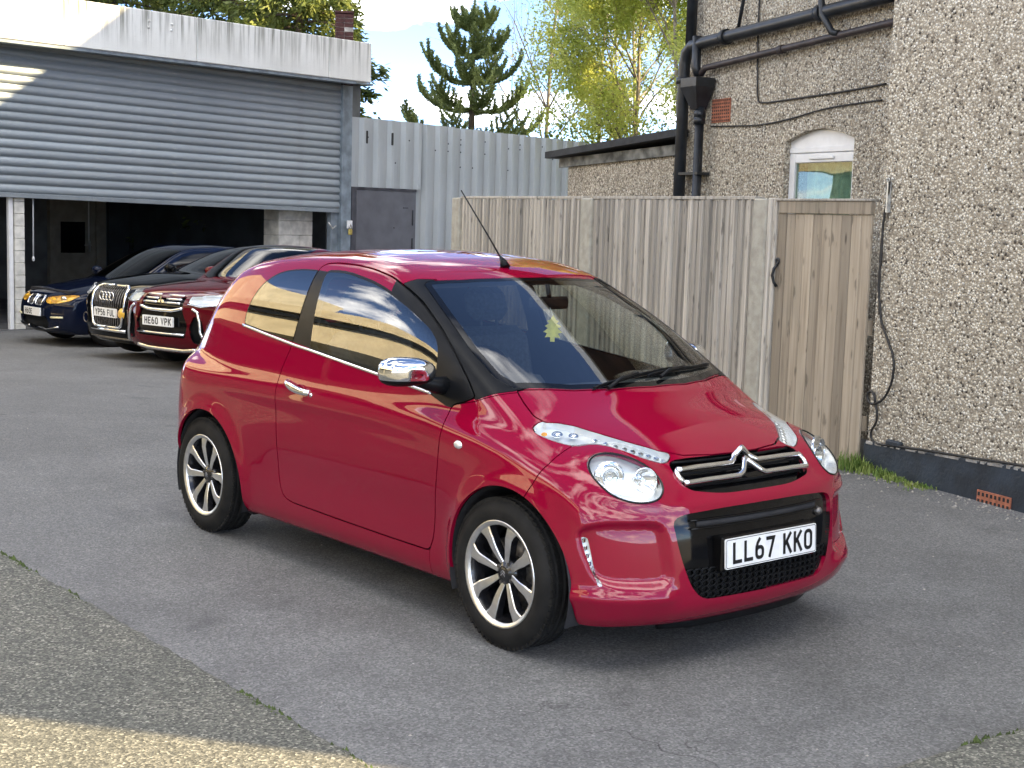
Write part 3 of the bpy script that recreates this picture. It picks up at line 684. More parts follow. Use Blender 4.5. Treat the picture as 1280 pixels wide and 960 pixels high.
# ---------------------------------------------------------------- wooden fence and gate
def wood(name, ca, cb, cd):
    t = NT(name); o = t.tc(); r = t.objrand(); 
    off = t.N.new('ShaderNodeCombineXYZ'); t.link(t.math('MULTIPLY', r, 37.0), off.inputs[0]); t.link(t.math('MULTIPLY', r, 91.0), off.inputs[2])
    v = t.N.new('ShaderNodeVectorMath'); v.operation = 'ADD'; t.link(o, v.inputs[0]); t.link(off.outputs[0], v.inputs[1]); vec = v.outputs[0]
    g = t.noise(t.mapping(vec, (38, 38, 1.3)), 1.0, 5, .55, .4); c = t.ramp(g, [(.28, cd), (.45, ca), (.70, cb)])
    k = t.noise(t.mapping(vec, (16, 16, 5.0)), 1.0, 3, .5); c = t.mix(t.ramp(k, [(.63, 0.), (.72, .75)]), c, tuple(q * .35 for q in ca))
    kv = t.voro(t.mapping(vec, (9, 9, 2.6)), 1.0, 'F1', 'Distance'); c = t.mix(t.ramp(kv, [(.05, .85), (.13, 0.)]), c, tuple(q * .25 for q in ca))
    tint = t.ramp(r, [(0., .68), (.5, 1.0), (1., 1.28)]); c = t.mix(1.0, c, tint, 'MULTIPLY')
    gr = t.noise(t.mapping(vec, (5, 5, 1.2)), 1.0, 4); c = t.mix(t.ramp(gr, [(.55, 0.), (.8, .35)]), c, (.10, .105, .08))
    return t.set(Base_Color=c, Roughness=.86, Normal=t.bump(g, .5, .004))
M_FENCE = wood('weathered_fence_wood', (.375, .345, .295), (.50, .465, .41), (.25, .225, .19))
M_GATE = wood('gate_wood', (.315, .26, .19), (.39, .33, .25), (.205, .165, .12))
M_CONC = mat('concrete_post', (.31, .29, .24), .9, col2=(.40, .38, .32), scale=14, bump=.5, bscale=90, detail=8)
FN = empty('fence', HOUSE_O, HOUSE_RZ); tag(FN, 'weathered grey close-board wooden fence with concrete posts behind the red car', 'fence')
rnd = random.Random(11)
FTOP = 1.813
def board_mesh(w, h_, th0=.030, th1=.004):
    """feather-edge board, thick edge on +x"""
    V = []; F = []
    for z in (0, h_): V += [(0, -th1, z), (w, -th0, z), (w, 0, z), (0, 0, z)]
    F = [(0, 3, 2, 1), (4, 5, 6, 7), (0, 1, 5, 4), (1, 2, 6, 5), (2, 3, 7, 6), (3, 0, 4, 7)]
    me = make_mesh('board', V, F); me.materials.append(M_FENCE); return me
fb = [board_mesh(.115, 2.3 + .003 * i) for i in range(3)]
posts = [-7.07, -4.02, -1.30]
for px in posts:
    mb = MB(); wd = .10 if px != -1.30 else .085
    mb.box((px - wd, -.055, -.75), (px + wd, .075, FTOP - .005), None, .012); mb.build('post', M_CONC, FN)
for a, b in ((posts[0] + .10, posts[1] - .10), (posts[1] + .10, posts[2] - .085)):
    n = int(round((b - a) / .089)); st = (b - a) / n
    for i in range(n):
        o = add('board', fb[i % 3], None, FN, loc=(a + i * st + rnd.uniform(-.004, .004), -.008 + rnd.uniform(-.004, .003), FTOP - 2.3 - .018 + rnd.uniform(-.008, .005)), rot=(rnd.uniform(-.003, .003), rnd.uniform(-.004, .004), 0))
    mb = MB(); mb.box((a, -.034, FTOP - .014), (b, .05, FTOP + .012), None, .004); mb.build('capping_rail', M_FENCE, FN)
    for z in (.35, .95, 1.55): mb = MB(); mb.box((a, .002, z), (b, .05, z + .08)); mb.build('rail', M_FENCE, FN)
mb = MB(); mb.box((-1.205, -.05, -.3), (-1.165, .03, FTOP), None, .006); mb.build('gate_jamb', M_FENCE, FN)
mb = MB(); mb.box((-1.160, -.035, -.3), (-1.118, .03, FTOP - .005), None, .006); mb.build('gate_jamb', M_FENCE, FN)
GT = empty('gate', HOUSE_O, HOUSE_RZ); tag(GT, 'brown wooden side gate of vertical boards between fence and pebbledash wall', 'gate')
gx0, gx1 = -1.108, -.068; ng = 10; gw = (gx1 - gx0) / ng
for i in range(ng):
    x = gx0 + i * gw; mb = MB(); mb.box((x + .0018, -.022 + rnd.uniform(-.002, .002), .025 + rnd.uniform(-.006, .006)), (x + gw - .0018, .0, 1.70), None, .004); mb.build('board', M_GATE, GT)
mb = MB(); mb.box((gx0 + .02, -.036, 1.702), (gx1, .004, 1.790), None, .005); mb.build('top_rail', M_GATE, GT)
mb = MB(); mb.box((gx0 - .005, -.045, 1.791), (gx1 + .005, .03, 1.808), None, .004); mb.build('capping_rail', M_FENCE, GT)
for z in (.25, .9): mb = MB(); mb.box((gx0, .002, z), (gx1, .04, z + .10)); mb.build('rail', M_GATE, GT)
mb = MB(); hx, hz = gx0 + .03, 1.30; mb.lathe([(.012, -.004), (.026, -.004), (.026, .004), (.012, .004)], 16, Matrix.Translation((hx, -.030, hz + .055)) @ Matrix.Rotation(R_(90), 4, 'X'), closed=True)
mb.tube([(hx, -.03, hz + .03), (hx - .012, -.05, hz), (hx - .022, -.055, hz - .05), (hx - .012, -.045, hz - .10), (hx + .002, -.03, hz - .13)], [.010, .011, .011, .010, .012], 8); mb.build('gate_handle', M_PIPE, GT)
# ---------------------------------------------------------------- weeds and loose grit along the foot of the wall
def weeds():
    rnd = random.Random(21); mb = MB(); Mh = Matrix.Translation(HOUSE_O) @ Matrix.Rotation(HOUSE_RZ, 4, 'Z')
    for i in range(900):
        cl = rnd.choice([(-.06, .10, 1.0), (.04, .12, .9), (.14, .07, .6), (.27, .06, .45), (.40, .10, .28), (.62, .12, .2)]); t = 0; x = rnd.gauss(cl[0], .05); y = -.04 - abs(rnd.gauss(0, cl[1] * .6)); hgt = (rnd.uniform(.02, .125) * cl[2]) + .008
        if rnd.random() < .2: hgt *= .5
        a = rnd.uniform(0, 6.28); w = rnd.uniform(.0025, .006); ln = rnd.uniform(.1, .6) * hgt
        p = Vector((x, y, 0)); d = Vector((math.cos(a), math.sin(a), 0)); s = Vector((-d.y, d.x, 0)) * w
        m1 = p + d * ln * .4 + Vector((0, 0, hgt * .65)); tip = p + d * ln + Vector((0, 0, hgt))
        mb.raw([Mh @ q for q in (p - s, p + s, m1 + s * .8, m1 - s * .8, tip)], [(0, 1, 2, 3), (3, 2, 4)])
    return mb
tag(weeds().build('weeds', M_GRASS), 'clump of green grass and weeds at the foot of the dark plinth', 'weeds', kind='stuff')
def grit():
    rnd = random.Random(31); mb = MB(); Mh = Matrix.Translation(HOUSE_O) @ Matrix.Rotation(HOUSE_RZ, 4, 'Z')
    for i in range(620):
        if i < 360: x = rnd.uniform(.1, 2.6); y = -.05 - abs(rnd.gauss(0, .13)); p = Mh @ Vector((x, y, 0))
        else: p = Vector((rnd.uniform(-4, 3.0), rnd.uniform(3.8, 11), 0)); 
        r = rnd.choice([.003, .004, .005, .007, .011 if i < 360 else .004]); V = []
        for s in ((1, 0, 0), (-1, 0, 0), (0, 1, 0), (0, -1, 0), (0, 0, 1), (0, 0, -.3)): V.append((p.x + s[0] * r * rnd.uniform(.7, 1.4), p.y + s[1] * r * rnd.uniform(.7, 1.4), ground_z(p.x, p.y) + r * .2 + s[2] * r * rnd.uniform(.5, 1)))
        mb.raw(V, [(0, 2, 4), (2, 1, 4), (1, 3, 4), (3, 0, 4), (2, 0, 5), (1, 2, 5), (3, 1, 5), (0, 3, 5)])
    return mb
tag(grit().build('loose_grit', M_GRIT), 'loose stones and grit scattered along the foot of the wall', 'grit', kind='stuff')
# ---------------------------------------------------------------- garage with a half-raised roller shutter
def streaked_concrete():
    t = NT('stained_concrete_fascia'); o = t.tc()
    n = t.noise(o, 1.4, 5, .6); c = t.ramp(n, [(.3, (.62, .62, .58)), (.7, (.74, .74, .70))])
    dr = t.noise(t.mapping(o, (16, 1, .55)), 1.0, 6, .65); sep = t.N.new('ShaderNodeSeparateXYZ'); t.link(o, sep.inputs[0])
    up = t.ramp(t.math('SUBTRACT', sep.outputs[2], 4.42), [(.0, 0.), (.60, 1.)])
    m = t.math('MULTIPLY', t.ramp(dr, [(.45, 0.), (.66, 1.)]), t.ramp(up, [(.05, .06), (.95, 1.)]))
    c = t.mix(m, c, (.17, .17, .14)); fl = t.noise(o, 60, 4); c = t.mix(t.ramp(fl, [(.62, 0.), (.75, .3)]), c, (.2, .2, .17))
    return t.set(Base_Color=c, Roughness=.88, Normal=t.bump(fl, .25, .004))
def shutter_steel():
    t = NT('shutter_steel'); o = t.tc(); r = t.objrand()
    n = t.noise(t.mapping(o, (1.2, 1, 3)), 1.6, 6, .65); c = t.ramp(n, [(.3, (.20, .235, .255)), (.7, (.30, .335, .355))])
    sp = t.noise(o, 55, 4, .7); c = t.mix(t.ramp(sp, [(.56, 0.), (.72, .5)]), c, (.45, .46, .45))
    sep = t.N.new('ShaderNodeSeparateXYZ'); info = t.N.new('ShaderNodeNewGeometry')
    c = t.mix(1.0, c, t.ramp(r, [(0, .86), (1, 1.1)]), 'MULTIPLY'); gm = t.noise(t.mapping(o, (9, 1, 1)), .7, 6, .7); c = t.mix(t.ramp(gm, [(.56, 0.), (.72, .4)]), c, (.15, .155, .15))
    return t.set(Base_Color=c, Roughness=.42, Metallic=.25, Normal=t.bump(sp, .12, .003))
M_FASC = streaked_concrete(); M_SHUT = shutter_steel()
M_GPAINT = mat('grey_blue_steel', (.20, .24, .27), .45, .2, var=.25, scale=5, bump=.1, bscale=50, dist=.004)
M_WHITEBR = mat('white_painted_block', (.58, .56, .50), .8, var=.18, scale=7, bump=.35, bscale=45, dist=.006)
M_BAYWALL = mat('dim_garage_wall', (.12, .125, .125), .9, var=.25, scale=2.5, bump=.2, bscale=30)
M_BAYSHADE = mat('garage_shade_colour', (.030, .038, .045), .85, var=.3, scale=2)  # darkness of the unlit bay put into the colour
M_BEIGE = mat('beige_door_paint', (.26, .235, .19), .7, var=.15, scale=5)
M_GREYDOOR = mat('dark_grey_metal_door', (.10, .10, .112), .45, .1, var=.15, scale=3, bump=.08, bscale=25, dist=.01)
G = empty('garage', GAR_O, GAR_RZ); tag(G, 'concrete-fronted garage with half-raised grey roller shutter', 'garage')
KX0, KX1 = -3.0, 6.93; zb_, zt_ = 4.38, 5.10          # heights above the garage floor
# fascia slabs, each its own length, joints left open
for a, b in ((KX0, .62), (.628, 3.05), (3.058, 5.90), (5.908, KX1)):
    mb = MB(); mb.box((a, -.42, zb_), (b, -.20, zt_), None, .012); mb.build('fascia_slab', M_FASC, G)
for x in (2.12, 2.55):
    for z in (4.83, 4.93): mb = MB(); mb.lathe([(0, .01), (.022, .008), (.026, 0)], 12, frame((x + (z - 4.8) * .1, -.421, z), (1, 0, 0), (0, 0, 1), (0, -1, 0))); mb.build('fascia_bolt', M_FASC, G)
mb = MB(); mb.box((KX0, -.199, zb_ + .02), (KX1 - .05, 7.2, zb_ + .20)); mb.build('roof_slab', M_FELT, G)
mb = MB(); mb.box((KX0, -.40, zb_ - .05), (KX1 - .35, -.201, zb_ - .002)); mb.build('soffit', M_GPAINT, G)
# shutter curtain: one object for each slat
pitch = .1375; nS = 17; z_top = 4.44
prof = []
for k in range(9):
    t = k / 8; prof.append((-.023 * math.sin(math.pi * (t ** .8)) - .002, t * pitch * .80))
prof += [(.006, pitch * .86), (.008, pitch * .95), (-.001, pitch)]
def slat_mesh():
    V = []; F = []; n = len(prof)
    for x in (0, 1):
        for y, z in prof: V.append((x, y, z))
        for y, z in prof: V.append((x, y + .012, z))
    for k in range(n - 1): F.append((k, k + 1, 2 * n + k + 1, 2 * n + k)[::-1]); F.append((n + k, 2 * n + n + k, 2 * n + n + k + 1, n + k + 1)[::-1])
    me = make_mesh('shutter_slat', V, F); me.materials.append(M_SHUT); me.polygons.foreach_set('use_smooth', np.ones(len(me.polygons), bool)); return me
sm = slat_mesh(); sx0, sx1 = -2.9, 6.56; tilt = math.atan2(-.16, 6.4) * .55
rnd = random.Random(5)
for i in range(nS): add('shutter_slat', sm, None, G, loc=(sx0, .0 + rnd.uniform(-.002, .002), z_top - (i + 1) * pitch + .06 + .0), rot=(0, -tilt * 1.0, 0), scale=(sx1 - sx0, 1, 1))
zb2 = z_top - nS * pitch + .06
mb = MB(); mb.box((0, -.025, -.075), (sx1 - sx0, .03, -.002), None, .006); mb.build('bottom_rail', M_SHUT, G, loc=(sx0, 0, zb2), rot=(0, -tilt, 0))
mb = MB(); mb.box((6.55, -.075, -.1), (6.60, .10, zb_ - .055), None, .004); mb.box((6.60, -.06, -.1), (6.80, .08, zb_ - .056), None, .004); mb.build('guide_rail', M_GPAINT, G)
mb = MB(); mb.box((6.38, .02, -.1), (6.545, .14, zb2 - .08), None, .004); mb.build('inner_post', M_GPAINT, G)
mb = MB(); mb.tube([(6.28, -.02, 1.78), (6.37, -.04, 1.66), (6.44, -.05, 1.72)], .014, 8); mb.build('shutter_latch', mat('worn_zinc', (.50, .50, .48), .4, .7, var=.3, scale=30), G)
# block piers of painted blockwork, each block its own piece
bl = MB(); bl.box((0, 0, 0), (1, 1, 1)); 
def pier(x0, x1, y0, y1, ztop, rnd, hgt=.235, split=True):
    z = -.1; k = 0
    while z < ztop:
        xs = [x0, x1] if (x1 - x0) < .3 or not split else ([x0, x0 + (x1 - x0) * .62, x1] if k % 2 else [x0, x0 + (x1 - x0) * .36, x1])
        for a, b in zip(xs[:-1], xs[1:]):
            mb = MB(); d = rnd.uniform(-.004, .004); mb.box((a + .002, y0 + d, z + .002), (b - .002, y1, min(z + hgt, ztop) - .002), None, .008); mb.build('block', M_WHITEBR, G)
        z += hgt; k += 1
rp_ = random.Random(8); pier(.03, .20, .05, .13, 2.6, rp_, .19); pier(5.37, 6.17, .30, .75, 2.6, rp_, .27)
mb = MB(); mb.box((-.06, .06, -.1), (.015, .14, 2.6), None, .01); mb.build('door_track', M_UPVC, G)
# the bay
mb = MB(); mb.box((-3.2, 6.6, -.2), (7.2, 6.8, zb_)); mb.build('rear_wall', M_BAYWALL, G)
mb = MB(); mb.box((5.70, 6.50, .0), (6.195, 6.595, 4.2)); mb.build('bay_shade_panel', M_BAYSHADE, G)  # panel added where the bay lies in shade
mb = MB(); mb.box((6.20, 1.50, -.2), (6.40, 6.595, zb_)); mb.build('side_wall', M_BAYSHADE, G)  # inner stretch of the side wall, coloured dark for shade
mb = MB(); mb.box((6.19, .76, -.2), (6.40, 1.498, zb_)); mb.build('side_wall', M_BAYWALL, G)  # front stretch of the same wall, coloured lighter where light reaches in
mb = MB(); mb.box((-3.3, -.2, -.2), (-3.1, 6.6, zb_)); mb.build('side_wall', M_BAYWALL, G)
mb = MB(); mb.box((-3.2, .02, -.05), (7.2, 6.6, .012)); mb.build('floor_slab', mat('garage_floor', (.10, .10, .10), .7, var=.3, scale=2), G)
DR = empty('rear_door', (4.75, 0, 0)); DR.parent = G
mb = MB(); mb.box((-.38, 6.50, 0), (.62, 6.58, 2.3), None, .01); mb.build('leaf', M_BEIGE, DR)
mb = MB(); mb.box((-.46, 6.47, 0), (-.39, 6.59, 2.4)); mb.box((.63, 6.47, 0), (.85, 6.59, 2.4)); mb.box((-.46, 6.471, 2.31), (.85, 6.589, 2.42)); mb.build('frame', M_BEIGE, DR)
mb = MB(); mb.box((-.20, 6.488, .95), (.36, 6.499, 1.60)); mb.build('pane', M_BLKGLOSS, DR)
mb = MB(); mb.box((.44, 6.485, .98), (.49, 6.499, 1.20)); mb.box((.34, 6.46, 1.10), (.50, 6.48, 1.125), None, .005); mb.build('handle', mat('door_handle_steel', (.5, .5, .5), .3, .8, var=.1, scale=30), DR)
mb = MB(); mb.box((.44, 6.475, 1.2), (.46, 6.498, 2.3)); mb.build('door_bar', M_UPVC, DR)
mb = MB(); mb.tube([(.42, .20, 2.6), (.425, .20, 1.9), (.42, .20, 1.14)], .012, 6); mb.lathe([(.0, 0), (.02, .01), (.022, .05), (.012, .08)], 10, Matrix.Translation((.42, .20, 1.06))); mb.build('pull_cord', M_UPVC, G)
# ---------------------------------------------------------------- corrugated steel wall beside the garage
CW = empty('corrugated_wall', GAR_O, GAR_RZ); tag(CW, 'tall grey corrugated steel wall between garage and outbuilding', 'wall')
def corr_mesh(width, h_, pitch_=.36, dep=.085):
    xs = []; x = 0
    while x < width - 1e-6:
        for fx, y in ((0, 0), (.52, 0), (.66, -dep), (.86, -dep)):
            if x + fx * pitch_ <= width + 1e-6: xs.append((x + fx * pitch_, y))
        x += pitch_
    xs.append((width, 0)); V = []; F = []
    for q, y in xs: V += [(q, y, 0), (q, y, h_)]
    for i in range(len(xs) - 1): F.append((2 * i, 2 * i + 2, 2 * i + 3, 2 * i + 1))
    return make_mesh('steel_sheet', V, F)
def corr_steel():
    t = NT('grey_corrugated_steel'); o = t.tc(); n = t.noise(t.mapping(o, (1, 1, .4)), 1.3, 6, .6); c = t.ramp(n, [(.3, (.34, .37, .378)), (.7, (.45, .48, .487))])
    s = t.noise(t.mapping(o, (14, 14, .8)), 1.0, 5, .6); c = t.mix(t.ramp(s, [(.6, 0.), (.8, .35)]), c, (.16, .175, .18))
    return t.set(Base_Color=c, Roughness=.5, Metallic=.15, Normal=t.bump(n, .08, .01))
M_CORR = corr_steel()
def sheet(x, w, z, h_, y=0.0):
    me = corr_mesh(w, h_); me.materials.append(M_CORR); return add('steel_sheet', me, None, CW, loc=(x, y, z))
top = 3.76
for k in range(2): sheet(6.81 + k * 1.08, 1.08 if k == 0 else .72, 2.46, top - 2.46 + .0 + .0, -.03)
for k in range(6): sheet(8.50 + k * 1.08, 1.08, -.2, 3.95 - k * .016, -.001 * (k % 2))
mb = MB(); mb.box((6.80, .02, -.2), (15.5, .08, 3.62)); mb.build('wall_backing', M_GPAINT, CW)
rnd = random.Random(15)
for i in range(44):
    x = 6.9 + rnd.randint(0, 22) * .36 + .29; z = rnd.choice([3.40, 3.25, 2.95, 1.7, 3.5]); 
    mb = MB(); mb.lathe([(0, .012), (.014, .010), (.016, 0)], 8, frame((x - .02, -.090, z), (1, 0, 0), (0, 0, 1), (0, -1, 0))); mb.build('fixing_bolt', M_PIPE, CW)
for x in (7.10, 7.76): mb = MB(); mb.box((x, -.125, 3.28), (x + .05, -.095, 3.52), None, .01); mb.build('slot', M_DARKROOM, CW)
GD = empty('metal_door', GAR_O, GAR_RZ); tag(GD, 'flat dark grey metal door in the corrugated wall', 'door')
mb = MB(); mb.box((6.94, -.06, -.1), (8.50, -.02, 2.40), None, .006); mb.build('leaf', M_GREYDOOR, GD)
mb = MB(); mb.box((6.82, -.055, -.1), (6.935, .02, 2.46), None, .004); mb.box((6.935, -.05, 2.405), (8.52, .02, 2.46), None, .004); mb.build('frame', mat('purple_grey_frame', (.05, .05, .06), .6, var=.2, scale=6), GD)
mb = MB(); mb.box((8.40, -.075, 1.75), (8.425, -.061, 2.05)); mb.box((8.15, -.07, 2.08), (8.28, -.061, 2.10)); mb.box((8.40, -.075, 1.20), (8.425, -.061, 1.50)); mb.build('hinge', M_PIPE, GD)
PD = empty('padlock', GAR_O, GAR_RZ); tag(PD, 'brass padlock hanging on the shutter guide rail', 'padlock')
mb = MB(); mb.box((6.70, -.13, 1.55), (6.79, -.09, 1.66), None, .012); mb.build('lock_body', mat('brass', (.55, .42, .12), .35, .8, var=.2, scale=30), PD)
mb = MB(); mb.tube([(6.715, -.11, 1.655), (6.715, -.11, 1.72), (6.745, -.11, 1.75), (6.775, -.11, 1.72), (6.775, -.11, 1.655)], .011, 8); mb.build('shackle', M_CHROME, PD)
mb = MB(); mb.box((6.68, -.10, 1.67), (6.81, -.076, 1.82), None, .006); mb.build('hasp_plate', M_UPVC, PD)
# ---------------------------------------------------------------- low cream unit opposite (seen mirrored in the car)
CU = empty('cream_workshop', (-10.2, 10.5, 0), HOUSE_RZ + math.pi); tag(CU, 'low cream-rendered workshop with grey shutters opposite the house', 'workshop')
M_CREAM = mat('cream_render', (.78, .72, .54), .85, var=.12, scale=2.5, bump=.2, bscale=30)
mb = MB(); mb.box((-14, 0, 2.75), (12, 6, 3.6)); mb.box((-14, .9, -.5), (12, 6, 2.749)); mb.build('wall', M_CREAM, CU)
mb = MB(); mb.box((5.0, .02, 3.96), (12, 6, 7.2)); mb.build('upper_wall', M_CREAM, CU)
mb = MB(); mb.box((-14.1, -.18, 3.602), (12.1, 6.1, 3.95)); mb.build('parapet', M_CREAM, CU)
mb = MB(); mb.box((-14, -.12, 3.42), (12, -.002, 3.54)); mb.build('gutter', M_PIPE, CU)
M_DKSHUT = mat('shaded_grey_shutter', (.07, .075, .075), .5, .1, var=.25, scale=4)  # grey slats coloured darker to stand for shade on the lower wall
for k in range(4):
    x = -13.8 + k * 6.4
    SH = empty('workshop_shutter'); SH.parent = CU
    for j in range(14): mb = MB(); mb.box((x, .80 + .03 * (j % 2), j * .194), (x + 6.2, .895, j * .194 + .188), None, .01); mb.build('shutter_slat', M_DKSHUT, SH)
# ---------------------------------------------------------------- trees beyond the wall
def leaf_mat(name, ca, cb, trans=.45):
    m, nt, b = _new(name); N, L = nt.nodes, nt.links
    tc = N.new('ShaderNodeTexCoord'); n = N.new('ShaderNodeTexNoise'); n.inputs['Scale'].default_value = 1.3; n.inputs['Detail'].default_value = 5; L.new(tc.outputs['Object'], n.inputs['Vector'])
    rp = N.new('ShaderNodeValToRGB'); rp.color_ramp.elements[0].position = .35; rp.color_ramp.elements[1].position = .65; rp.color_ramp.elements[0].color = rgb(ca); rp.color_ramp.elements[1].color = rgb(cb); L.new(n.outputs['Fac'], rp.inputs[0])
    L.new(rp.outputs[0], b.inputs['Base Color']); b.inputs['Roughness'].default_value = .6
    tr = N.new('ShaderNodeBsdfTranslucent'); L.new(rp.outputs[0], tr.inputs[0]); mx = N.new('ShaderNodeMixShader'); mx.inputs[0].default_value = trans
    L.new(b.outputs[0], mx.inputs[1]); L.new(tr.outputs[0], mx.inputs[2]); L.new(mx.outputs[0], N['Material Output'].inputs[0]); return m
M_BARK = mat('birch_bark', (.30, .26, .20), .9, col2=(.13, .11, .09), scale=5, bump=.4, bscale=25)
M_BARKD = mat('conifer_bark', (.10, .075, .055), .95, var=.4, scale=6, bump=.5, bscale=25)
def tubes_np(segs, n=5):
    """segs: list of (p0, p1, r0, r1) -> one triangle mesh"""
    S = np.array([list(a) + list(b) + [r0, r1] for a, b, r0, r1 in segs]); A, B, r0, r1 = S[:, :3], S[:, 3:6], S[:, 6], S[:, 7]
    d = B - A; d /= np.maximum(np.linalg.norm(d, axis=1), 1e-9)[:, None]
    ref = np.where(np.abs(d[:, 2:3]) < .9, np.array([[0, 0, 1.]]), np.array([[1., 0, 0]])); u = np.cross(ref, d); u /= np.linalg.norm(u, axis=1)[:, None]; v = np.cross(d, u)
    th = np.arange(n) * 2 * np.pi / n; c, s_ = np.cos(th), np.sin(th)
    ring = u[:, None, :] * c[None, :, None] + v[:, None, :] * s_[None, :, None]
    VA = A[:, None, :] + ring * r0[:, None, None]; VB = B[:, None, :] + ring * r1[:, None, None]
    V = np.concatenate([VA, VB], 1).reshape(-1, 3); m = len(S); base = (np.arange(m) * 2 * n)[:, None]; k = np.arange(n)[None, :]; k2 = (k + 1) % n
    T = np.concatenate([np.stack([base + k, base + k2, base + n + k2], -1).reshape(-1, 3), np.stack([base + k, base + n + k2, base + n + k], -1).reshape(-1, 3)])
    return V, T
def leaves_np(P, size, rg, D=None, aspect=.5, jit=.5):
    """diamond leaves at P; D preferred direction"""
    n = len(P); d = rg.normal(size=(n, 3)); 
    if D is not None: d = D + jit * d
    d /= np.linalg.norm(d, axis=1)[:, None]; w = np.cross(d, rg.normal(size=(n, 3))); w /= np.maximum(np.linalg.norm(w, axis=1), 1e-9)[:, None]
    s = size * rg.uniform(.6, 1.4, n)[:, None]
    V = np.stack([P, P + d * s * .5 + w * s * aspect * .5, P + d * s, P + d * s * .5 - w * s * aspect * .5], 1).reshape(-1, 3)
    b = (np.arange(n) * 4)[:, None]; T = np.concatenate([b + np.array([[0, 1, 2]]), b + np.array([[0, 2, 3]])])
    return V, T
def grow(rnd, p, d, L, r, depth, segs, tips, spread=.55, up=.15, droop=0.0, kids=(2, 4), shrink=.68):
    """recursive branching; collects segments and twig points"""
    n = 4; q = Vector(p); dirv = Vector(d).normalized()
    for i in range(n):
        dirv = (dirv + Vector((rnd.gauss(0, .10), rnd.gauss(0, .10), rnd.gauss(0, .07) + up * .12 - droop * (.25 if depth <= 1 else .06)))).normalized()
        e = q + dirv * L / n; segs.append((tuple(q), tuple(e), r * (1 - .55 * i / n), r * (1 - .55 * (i + 1) / n)))
        if depth <= 1: tips.append((e.copy(), dirv.copy()))
        if depth > 0 and i >= 1:
            for _ in range(rnd.randint(*kids) if i < n - 1 else 2):
                a = rnd.uniform(0, 6.283); ax = dirv.orthogonal().normalized(); ax.rotate(Matrix.Rotation(a, 3, dirv)) if False else None
                o1 = dirv.orthogonal().normalized(); o2 = dirv.cross(o1); side = o1 * math.cos(a) + o2 * math.sin(a); k = rnd.uniform(.5, 1.0) * spread
                grow(rnd, e, dirv * (1 - k * .5) + side * k, L * shrink * rnd.uniform(.7, 1.1), r * (1 - .55 * (i + 1) / n) * .62, depth - 1, segs, tips, spread, up, droop, kids, shrink)
        q = e
def tree(name, label, cat, base, segs, leafVT, bark, leaf, group=None):
    o = empty(name, base); V, T = tubes_np(segs); b = np.array(base)
    add('trunk', make_mesh('trunk', V - b, T, smooth=True), bark, o)
    if leafVT is not None: add('crown', make_mesh('crown', leafVT[0] - b, leafVT[1]), leaf, o)
    return tag(o, label, cat, group)
rgT = np.random.default_rng(7)
# --- dark conifers behind the garage, flat drooping sprays
M_CONI = leaf_mat('conifer_sprays', (.05, .085, .02), (.24, .27, .06), .35)
def conifer(base, hgt, rad, seed, label, n_br=150, z0=.8, leafsize=.16):
    rnd = random.Random(seed); segs = []; P = []; D = []; b = Vector(base)
    lean = Vector((rnd.uniform(-.02, .02), rnd.uniform(-.02, .02), 1))
    for i in range(8): segs.append((tuple(b + lean * hgt * i / 8), tuple(b + lean * hgt * (i + 1) / 8), .22 * (1 - i / 8.2), .22 * (1 - (i + 1) / 8.2)))
    for i in range(n_br):
        t = (i + rnd.random()) / n_br; z = z0 + (hgt - z0) * t; L = rad * (1 - t * .82) * rnd.uniform(.65, 1.1); a = i * 2.399 + rnd.uniform(-.3, .3)
        q = b + lean * z; d = Vector((math.cos(a), math.sin(a), rnd.uniform(-.1, .28))); n = 7
        for k in range(n):
            e = q + d.normalized() * L / n; segs.append((tuple(q), tuple(e), .035 * (1 - k / n) + .006, .035 * (1 - (k + 1) / n) + .006)); d.z += -.10 if k < 4 else .09
            for _ in range(int(5 + 4 * k)):
                s = Vector((-d.y, d.x, 0)).normalized() * rnd.uniform(-1, 1) * L * .20 * (1.15 - k / n * .6); p = q.lerp(e, rnd.random()) + s + Vector((0, 0, rnd.gauss(-.04, .06) - abs(s.length) * .25))
                P.append(p); D.append((d.normalized() * .7 + s * 1.4 + Vector((0, 0, -.25))))
            q = e
    V, T = leaves_np(np.array([tuple(p) for p in P]).repeat(3, 0) + rgT.normal(scale=.06, size=(len(P) * 3, 3)), leafsize, rgT, np.array([tuple(p) for p in D]).repeat(3, 0), .34, .35)
    return tree('conifer_tree', label, 'tree', base, segs, (V, T), M_BARKD, M_CONI, 'conifers behind the garage')
conifer((-9.6, 34, -.4), 12.5, 4.2, 1, 'dark conifer above the left half of the garage roof')
conifer((-6.9, 33.5, -.4), 11.5, 3.9, 2, 'dark conifer above the middle of the garage roof')
conifer((-4.75, 31.0, -.4), 10.0, 3.0, 3, 'conifer with drooping sprays at the right end of the garage roof', 130)
